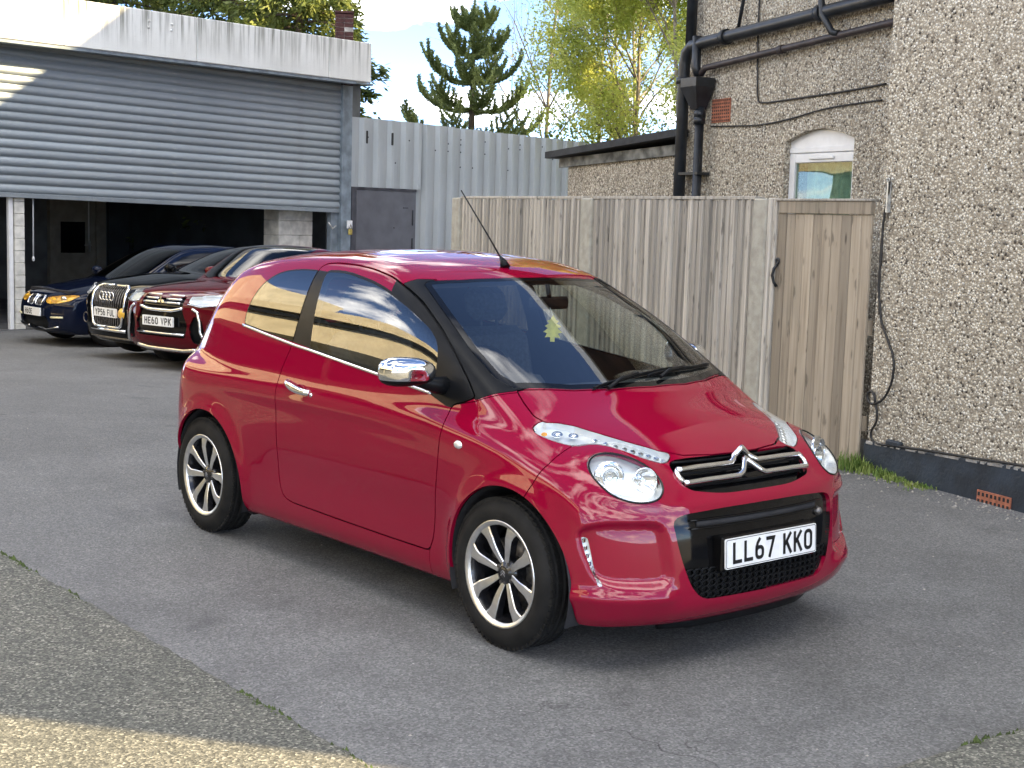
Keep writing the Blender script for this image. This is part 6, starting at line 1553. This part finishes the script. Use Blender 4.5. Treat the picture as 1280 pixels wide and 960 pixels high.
def parked_car(name, label, cat, s, nose, fdir, P_, wheelcol, spokes):
    """body panels of a parked car from its profile; returns root and surface"""
    F = gen_F(s); f = Vector((fdir[0], fdir[1])).normalized(); loc = Vector((nose[0] - f.x * s['fo'], nose[1] - f.y * s['fo'], ground_z(nose[0], nose[1] + .4)))
    car = empty(name, loc, math.atan2(f.y, f.x)); tag(car, label, cat); b = s['belt']
    ws = s['ws']; side = s['side']
    cuts = [(None, lambda V: V[:, 2] - s['clear'] - .02, 0), (None, arch_cut((0, s['R']), s['R'] + .055, .4), 0), (None, arch_cut((-s['wb'], s['R']), s['R'] + .055, .4), 0),
            ('windscreen', top_cut(ws, b - .02, -1.9), .003), ('bonnet', top_cut(s['bonnet'], .55, -.6), .003)]
    for k in (-1, 1): cuts += [(('side', k), side_cut(np.array(side), k), 0.0), (('lamp', k), front_cut(s['lamp'], k, -.3), .003)]
    cuts += [('grille', front_cut(s['grille']), 0.0)]
    if 'intake' in s: cuts += [('intake', front_cut(s['intake']), 0.0)]
    P = body_meshes(F, (-s['wb'] - s['ro'] - .1, -s['hw'] - .1, .1), (s['fo'] + .12, s['hw'] + .1, s['roof'] + .1), .034, cuts, lambda c: c[:, 0] > .25)
    panel('body', F, P['rest'], P_, car, .02); panel('bonnet', F, P['bonnet'], P_, car, .02); panel('windscreen', F, P['windscreen'], M_DIMGLASS, car, 0)
    for k in (-1, 1):
        panel('side_window', F, P[('side', k)], M_BLKGLOSS, car, 0)
        lp = panel('headlight', F, P[('lamp', k)], M_LENS, car, 0); add('lamp_bowl', make_mesh('lamp_bowl', *recess(F, *P[('lamp', k)], .03)), s.get('lampmat', M_LAMPBODY), lp)
    def halves(nm, key, dep, m):
        V, T = P[key]; c = V[T].mean(1)[:, 1]; parts = [T] if (np.abs(c) < .02).any() else [T[c < 0], T[c > 0]]
        return [add(nm, make_mesh(nm, *recess(F, *compact(V, t), dep)), m, car) for t in parts if len(t)]
    gr = halves('grille', 'grille', .02, M_BLKGLOSS)[0]
    if 'intake' in s: halves('air_intake', 'intake', .03, M_BLKPLA)
    for x in (0, -s['wb']):
        for k in (-1, 1): simple_wheel(car, x, k * (s['hw'] - .125), s['R'], k, spokes, wheelcol)
    ub = MB(); ub.box((-s['wb'] - s['ro'] + .2, -s['hw'] + .28, s['clear'] + .005), (s['fo'] - .25, s['hw'] - .28, s['belt'] - .15)); ub.box((-s['wb'] + .45, -s['hw'] + .1, s['clear'] + .006), (-.45, s['hw'] - .1, s['belt'] - .16)); ub.build('underbody', M_DARK, car)
    for k in (-1, 1):
        m = MB(); Vv = []
        for j in range(9):
            ph = math.pi * j / 8
            for i in range(10): a = 2 * math.pi * i / 10; Vv.append((s['mx'] + .07 * math.cos(ph), k * (s['hw'] + .06) + .10 * math.cos(a) * math.sin(ph) ** .6, s['belt'] + .07 + .06 * math.sin(a) * math.sin(ph) ** .6))
        m.raw(Vv, [(j * 10 + i, j * 10 + (i + 1) % 10, (j + 1) * 10 + (i + 1) % 10, (j + 1) * 10 + i) for j in range(8) for i in range(10)], True); m.tube([(s['mx'], k * (s['hw'] - .06), s['belt'] + .04), (s['mx'], k * (s['hw'] + .03), s['belt'] + .05)], .03, 8); m.build('door_mirror', P_, car)
    return car, F, gr
M_NAVY = paint('dark_blue_paint', (.004, .007, .020), .0, .3, 1.33); M_BLACKP = paint('black_paint', (.003, .0035, .0045), .0, .3, 1.22); M_MAROON = paint('dark_red_paint', (.085, .004, .008), .0, .35, 1.28)
M_AMBERLIT = mat('amber_sunlight_and_sticker', (.80, .45, .05), .25, coat=.6, var=.3, scale=12)  # amber imitates sunlight mirrored in the saloon's headlights; also colours the sticker
# --- dark blue saloon on the left
S = dict(hw=.90, fo=.80, wb=2.81, ro=.98, R=.325, belt=.93, roof=1.43, clear=.17, mx=-.62,
         xf=[(.12, .55), (.18, .68), (.24, .77), (.34, .79), (.50, .79), (.60, .77), (.68, .73), (.74, .66), (.80, .50)],
         zb=[(.82, .64), (.72, .725), (.60, .775), (.4, .825), (.1, .875), (-.2, .92), (-.5, .955), (-3.9, 1.02)],
         zc=[(.2, .70), (-.22, .92), (-.55, 1.10), (-.90, 1.28), (-1.10, 1.36), (-1.35, 1.41), (-1.8, 1.43), (-2.3, 1.40), (-2.7, 1.30), (-3.1, 1.10), (-3.4, .95), (-3.8, .85)],
         ws=[(-1.10, -.3), (-1.10, 0), (-1.20, .55), (-.95, .62), (-.55, .70), (-.38, .70), (-.28, .5), (-.25, 0), (-.25, -.3)],
         bonnet=[(-.20, -.3), (-.20, 0), (-.30, .66), (.0, .72), (.40, .66), (.62, .50), (.72, .22), (.74, 0), (.74, -.3)],
         side=[(-.66, .97), (-1.15, 1.26), (-1.6, 1.33), (-2.2, 1.31), (-2.75, 1.16), (-3.0, 1.02), (-2.6, .985), (-1.5, .965)],
         lamp=roundpoly([(.285, .69), (.50, .715), (.72, .735), (.80, .725), (.76, .66), (.60, .615), (.40, .595), (.30, .62)], .03, 3),
         grille=roundpoly([(.035, .70), (.20, .70), (.235, .66), (.215, .575), (.06, .575), (.03, .60)], .02, 3), intake=roundpoly([(-.3, .42), (.36, .42), (.44, .33), (.36, .24), (-.3, .24)], .02, 3), lampmat=M_AMBERLIT)
c1, F1, g1 = parked_car('saloon_car', 'dark blue saloon car parked at the far left under the shutter', 'car', S, (-6.72, 19.55), (-.74, -.67), M_NAVY, M_ALLOY, 7)
for k in (-1, 1):
    loop = [(k * y, z) for y, z in [(.035, .70), (.20, .70), (.235, .66), (.215, .575), (.06, .575), (.03, .60), (.035, .70)]]; add_bar('grille_surround', F1, loop, .022, .014, M_CHROME, g1)
    for j in range(6): y = .06 + j * .028; add_bar('grille_slat', F1, [(k * y, .59), (k * y, .69)], .007, .006, M_STEEL, g1, -.012)
    x = on_front(F1, [k * .42], [.655], 1.4)[0]; mb = MB(); mb.lathe([(0, .006), (.03, .004), (.05, -.01)], 20, frame((x - .012, k * .42, .655), (0, 1, 0), (0, 0, 1), (1, 0, 0)) @ Matrix.Diagonal((1.9, .72, 1, 1))); mb.build('indicator', M_AMBERLIT, c1)  # amber dome imitates sunlight mirrored in the lamp
    x = on_front(F1, [k * .60], [.675], 1.4)[0]; mb = MB(); mb.lathe([(0, .006), (.03, .004), (.045, -.01)], 20, frame((x - .018, k * .60, .675), Vector((-.4, 1 * k, 0)).normalized(), (0, 0, 1), Vector((1, .4 * k, 0)).normalized()) @ Matrix.Diagonal((1.2, .8, 1, 1))); mb.build('reflector', M_REFL, c1)
    add_bar('fog_strip', F1, [(k * .48, .415), (k * .70, .425)], .026, .012, mat('pale_amber_strip', (.75, .68, .42), .3, var=.1, scale=20) if k < 0 else bpy.data.materials['pale_amber_strip'], c1)
    add_bar('intake_blade', F1, [(k * .15, .27), (k * .34, .25), (k * .62, .29)], .022, .014, M_CHROME, c1)
number_plate(c1, F1, .475, 'H60E')
# --- black SUV in the middle with the tall framed grille
S = dict(hw=.94, fo=.90, wb=2.45, ro=.55, R=.36, belt=1.02, roof=1.47, clear=.20, mx=-.62,
         xf=[(.16, .60), (.22, .76), (.30, .87), (.42, .90), (.70, .90), (.84, .87), (.92, .81), (.98, .70), (1.04, .5)],
         zb=[(.92, .84), (.82, .935), (.68, .985), (.4, 1.03), (.1, 1.07), (-.2, 1.075), (-.5, 1.085), (-3.9, 1.09)],
         zc=[(.2, .90), (-.30, 1.07), (-.62, 1.20), (-.95, 1.33), (-1.15, 1.38), (-1.4, 1.42), (-1.6, 1.42), (-2.0, 1.34), (-2.4, 1.20), (-2.8, 1.06), (-3.1, 1.0)],
         ws=[(-1.10, -.3), (-1.10, 0), (-1.20, .58), (-.95, .66), (-.55, .74), (-.38, .74), (-.28, .5), (-.25, 0), (-.25, -.3)],
         bonnet=[(-.20, -.3), (-.20, 0), (-.30, .70), (.0, .76), (.45, .70), (.70, .54), (.80, .25), (.82, 0), (.82, -.3)],
         side=[(-.72, 1.06), (-1.15, 1.28), (-1.5, 1.32), (-1.9, 1.26), (-2.2, 1.15), (-2.3, 1.09), (-2.0, 1.06), (-1.5, 1.06)],
         lamp=roundpoly([(.47, .90), (.62, .925), (.84, .93), (.88, .88), (.82, .80), (.62, .78), (.48, .83)], .03, 3),
         grille=roundpoly([(-.3, .93), (.28, .93), (.37, .89), (.385, .66), (.33, .44), (.27, .42), (-.3, .42)], .04, 3), intake=roundpoly([(.56, .56), (.82, .58), (.80, .42), (.58, .40)], .03, 3))
c2, F2, g2 = parked_car('parked_car', 'black car with tall chrome-framed grille between the blue saloon and the dark red car', 'car', S, (-5.02, 17.25), (-.70, -.715), M_BLACKP, M_ALLOY, 5)
loop = [(0, .93), (.28, .93), (.355, .90), (.38, .82), (.383, .66), (.335, .46), (.28, .425), (0, .42)]
for k in (-1, 1): add_bar('grille_frame', F2, [(k * y, z) for y, z in loop], .036, .020, M_CHROME, g2)
for j in range(15):
    y = -.34 + j * .0486; z0 = .66 if True else .45; add_bar('grille_slat', F2, [(y, .665), (y, .915)], .013, .010, M_STEEL, g2, -.008)
    if abs(y) < .31: add_bar('grille_slat', F2, [(y, .445), (y, .545)], .012, .008, M_STEEL, g2, -.010)
for j in range(4):                                                     # four interlocked rings
    y0 = -.117 + j * .078; x = float(on_front(F2, [y0], [.80], 1.4)[0]) + .022; rb = MB(); rb.tube([(x, y0 + .050 * math.cos(2 * math.pi * q / 24), .80 + .050 * math.sin(2 * math.pi * q / 24)) for q in range(24)], .0085, 8, closed=True); rb.build('ring_emblem', M_CHROME, g2)
number_plate(c2, F2, .600, 'YP56 FUL')
mb = MB(); x = float(on_front(F2, [.33], [.60], 1.4)[0]); mb.lathe([(0, .03), (.05, .024), (.07, 0)], 14, frame((x, .33, .60), (0, 1, 0), (0, 0, 1), (1, 0, 0))); mb.build('yellow_sticker', M_AMBERLIT, c2)
for k in (-1, 1):
    add_bar('headlight_outline', F2, [(k * .49, .845), (k * .50, .895), (k * .64, .915), (k * .82, .918)], .014, .008, M_LAMPBODY, c2); add_bar('headlight_outline', F2, [(k * .50, .835), (k * .64, .795), (k * .80, .808)], .012, .008, M_LAMPBODY, c2)
    x = float(on_front(F2, [k * .69], [.49], 1.4)[0]); rb = MB(); rb.tube([(x + .005, k * (.69 + .062 * math.cos(2 * math.pi * q / 24)), .49 + .062 * math.sin(2 * math.pi * q / 24)) for q in range(24)], .007, 6, closed=True); rb.build('fog_lamp_ring', M_STEEL, c2)
add_bar('bumper_blade', F2, [(-.40, .385), (.40, .385)], .040, .016, M_CHROME, c2); add_bar('skid_plate', F2, [(-.55, .285), (.55, .285)], .03, .014, M_STEEL, c2)
# --- dark red car nearest, mostly behind the hatchback
S = dict(hw=.90, fo=.88, wb=2.30, ro=.45, R=.35, belt=1.0, roof=1.46, clear=.19, mx=-.72,
         xf=[(.16, .60), (.22, .74), (.30, .84), (.42, .88), (.62, .88), (.78, .86), (.86, .81), (.92, .70), (.98, .5)],
         zb=[(.90, .80), (.80, .885), (.66, .930), (.4, .965), (.1, .99), (-.2, 1.01), (-.5, 1.02), (-3.9, 1.03)],
         zc=[(.2, .84), (-.22, 1.03), (-.50, 1.22), (-.78, 1.40), (-.95, 1.42), (-1.08, 1.43), (-1.25, 1.40), (-1.5, 1.32), (-1.9, 1.18), (-2.5, 1.02), (-2.9, .88)],
         ws=[(-.95, -.3), (-.95, 0), (-1.05, .56), (-.85, .62), (-.52, .70), (-.38, .70), (-.26, .5), (-.23, 0), (-.23, -.3)],
         bonnet=[(-.20, -.3), (-.20, 0), (-.30, .68), (.0, .74), (.45, .69), (.70, .52), (.79, .25), (.81, 0), (.81, -.3)],
         side=[(-.62, 1.05), (-1.02, 1.26), (-1.22, 1.29), (-1.5, 1.22), (-1.7, 1.13), (-1.8, 1.06), (-1.6, 1.04), (-1.3, 1.04)],
         lamp=roundpoly([(.40, .875), (.62, .890), (.86, .90), (.90, .86), (.80, .795), (.60, .765), (.42, .79)], .025, 3),
         grille=roundpoly([(-.3, .89), (.30, .89), (.345, .87), (.36, .70), (.44, .55), (.40, .40), (-.3, .40)], .03, 3), intake=roundpoly([(.52, .66), (.62, .62), (.66, .44), (.60, .33), (.50, .36), (.46, .52)], .03, 3))
c3, F3, g3 = parked_car('parked_car', 'dark red car with chrome-barred front parked just behind the hatchback', 'car', S, (-3.98, 15.7), (-.60, -.80), M_MAROON, M_ALLOY, 5)
for z, w in ((.865, .30), (.825, .31), (.785, .31)):
    for k in (-1, 1): add_bar('grille_bar', F3, [(k * .07, z), (k * w, z)], .024, .014, M_CHROME if z != .865 else M_ALLOY, g3)
add_bar('bumper_bar', F3, [(-.36, .73), (-.2, .700), (.2, .700), (.36, .73)], .036, .02, M_CHROME, g3); add_bar('bumper_bar', F3, [(-.40, .44), (.40, .44)], .026, .018, M_CHROME, g3); add_bar('skid_plate', F3, [(-.50, .275), (-.3, .255), (.3, .255), (.50, .275)], .045, .02, M_ALLOY, c3)
x = float(on_front(F3, [0.], [.82], 1.4)[0]) + .024                   # three-lozenge emblem
for a in (90, 210, 330):
    em = MB(); ca = R_(a); d = Vector((math.cos(ca), math.sin(ca))); e = Vector((-d.y, d.x)); L = .062; em.prism([(0, 0), tuple(d * L * .5 + e * L * .30), tuple(d * L), tuple(d * L * .5 - e * L * .30)], 0, .008, frame((x, 0, .815), (0, 1, 0), (0, 0, 1), (1, 0, 0))); em.build('emblem_lozenge', M_CHROME, g3)
for k in (-1, 1): add_bar('chrome_bracket', F3, [(k * .50, .735), (k * .565, .70), (k * .60, .60), (k * .61, .48), (k * .67, .36), (k * .76, .30)], .034, .020, M_CHROME, c3); add_bar('headlight_trim', F3, [(k * .42, .785), (k * .60, .76), (k * .80, .79)], .014, .01, M_CHROME, c3)
number_plate(c3, F3, .575, 'HE60 VPK')
# ---------------------------------------------------------------- air freshener hanging from the hatchback's mirror
AF = empty('air_freshener', (0, 0, 0)); AF.matrix_world = Matrix.Translation(CAR_LOC) @ Matrix.Rotation(CAR_YAW, 4, 'Z'); tag(AF, 'yellow tree-shaped card air freshener hanging behind the hatchback windscreen', 'air freshener')
mb = MB(); oy, oz = .0, 1.095
pts = [(0, .105), (.012, .085), (.026, .078), (.016, .068), (.036, .056), (.022, .046), (.042, .030), (.024, .024), (.034, .006), (.010, .008), (.010, -.012)]; outl = pts + [(-a, b) for a, b in pts[::-1][:-1]]
mb.prism(outl, 0, .002, frame((-.615, oy, oz), Vector((.7, .7, 0)), (0, 0, 1), Vector((.7, -.7, 0)))); mb.build('card', mat('yellow_card', (.72, .62, .10), .7, var=.15, scale=40), AF)
mb = MB(); mb.tube([(-.615, oy, oz + .10), (-.64, oy, 1.235)], .0012, 5); mb.build('string', M_UPVC, AF)
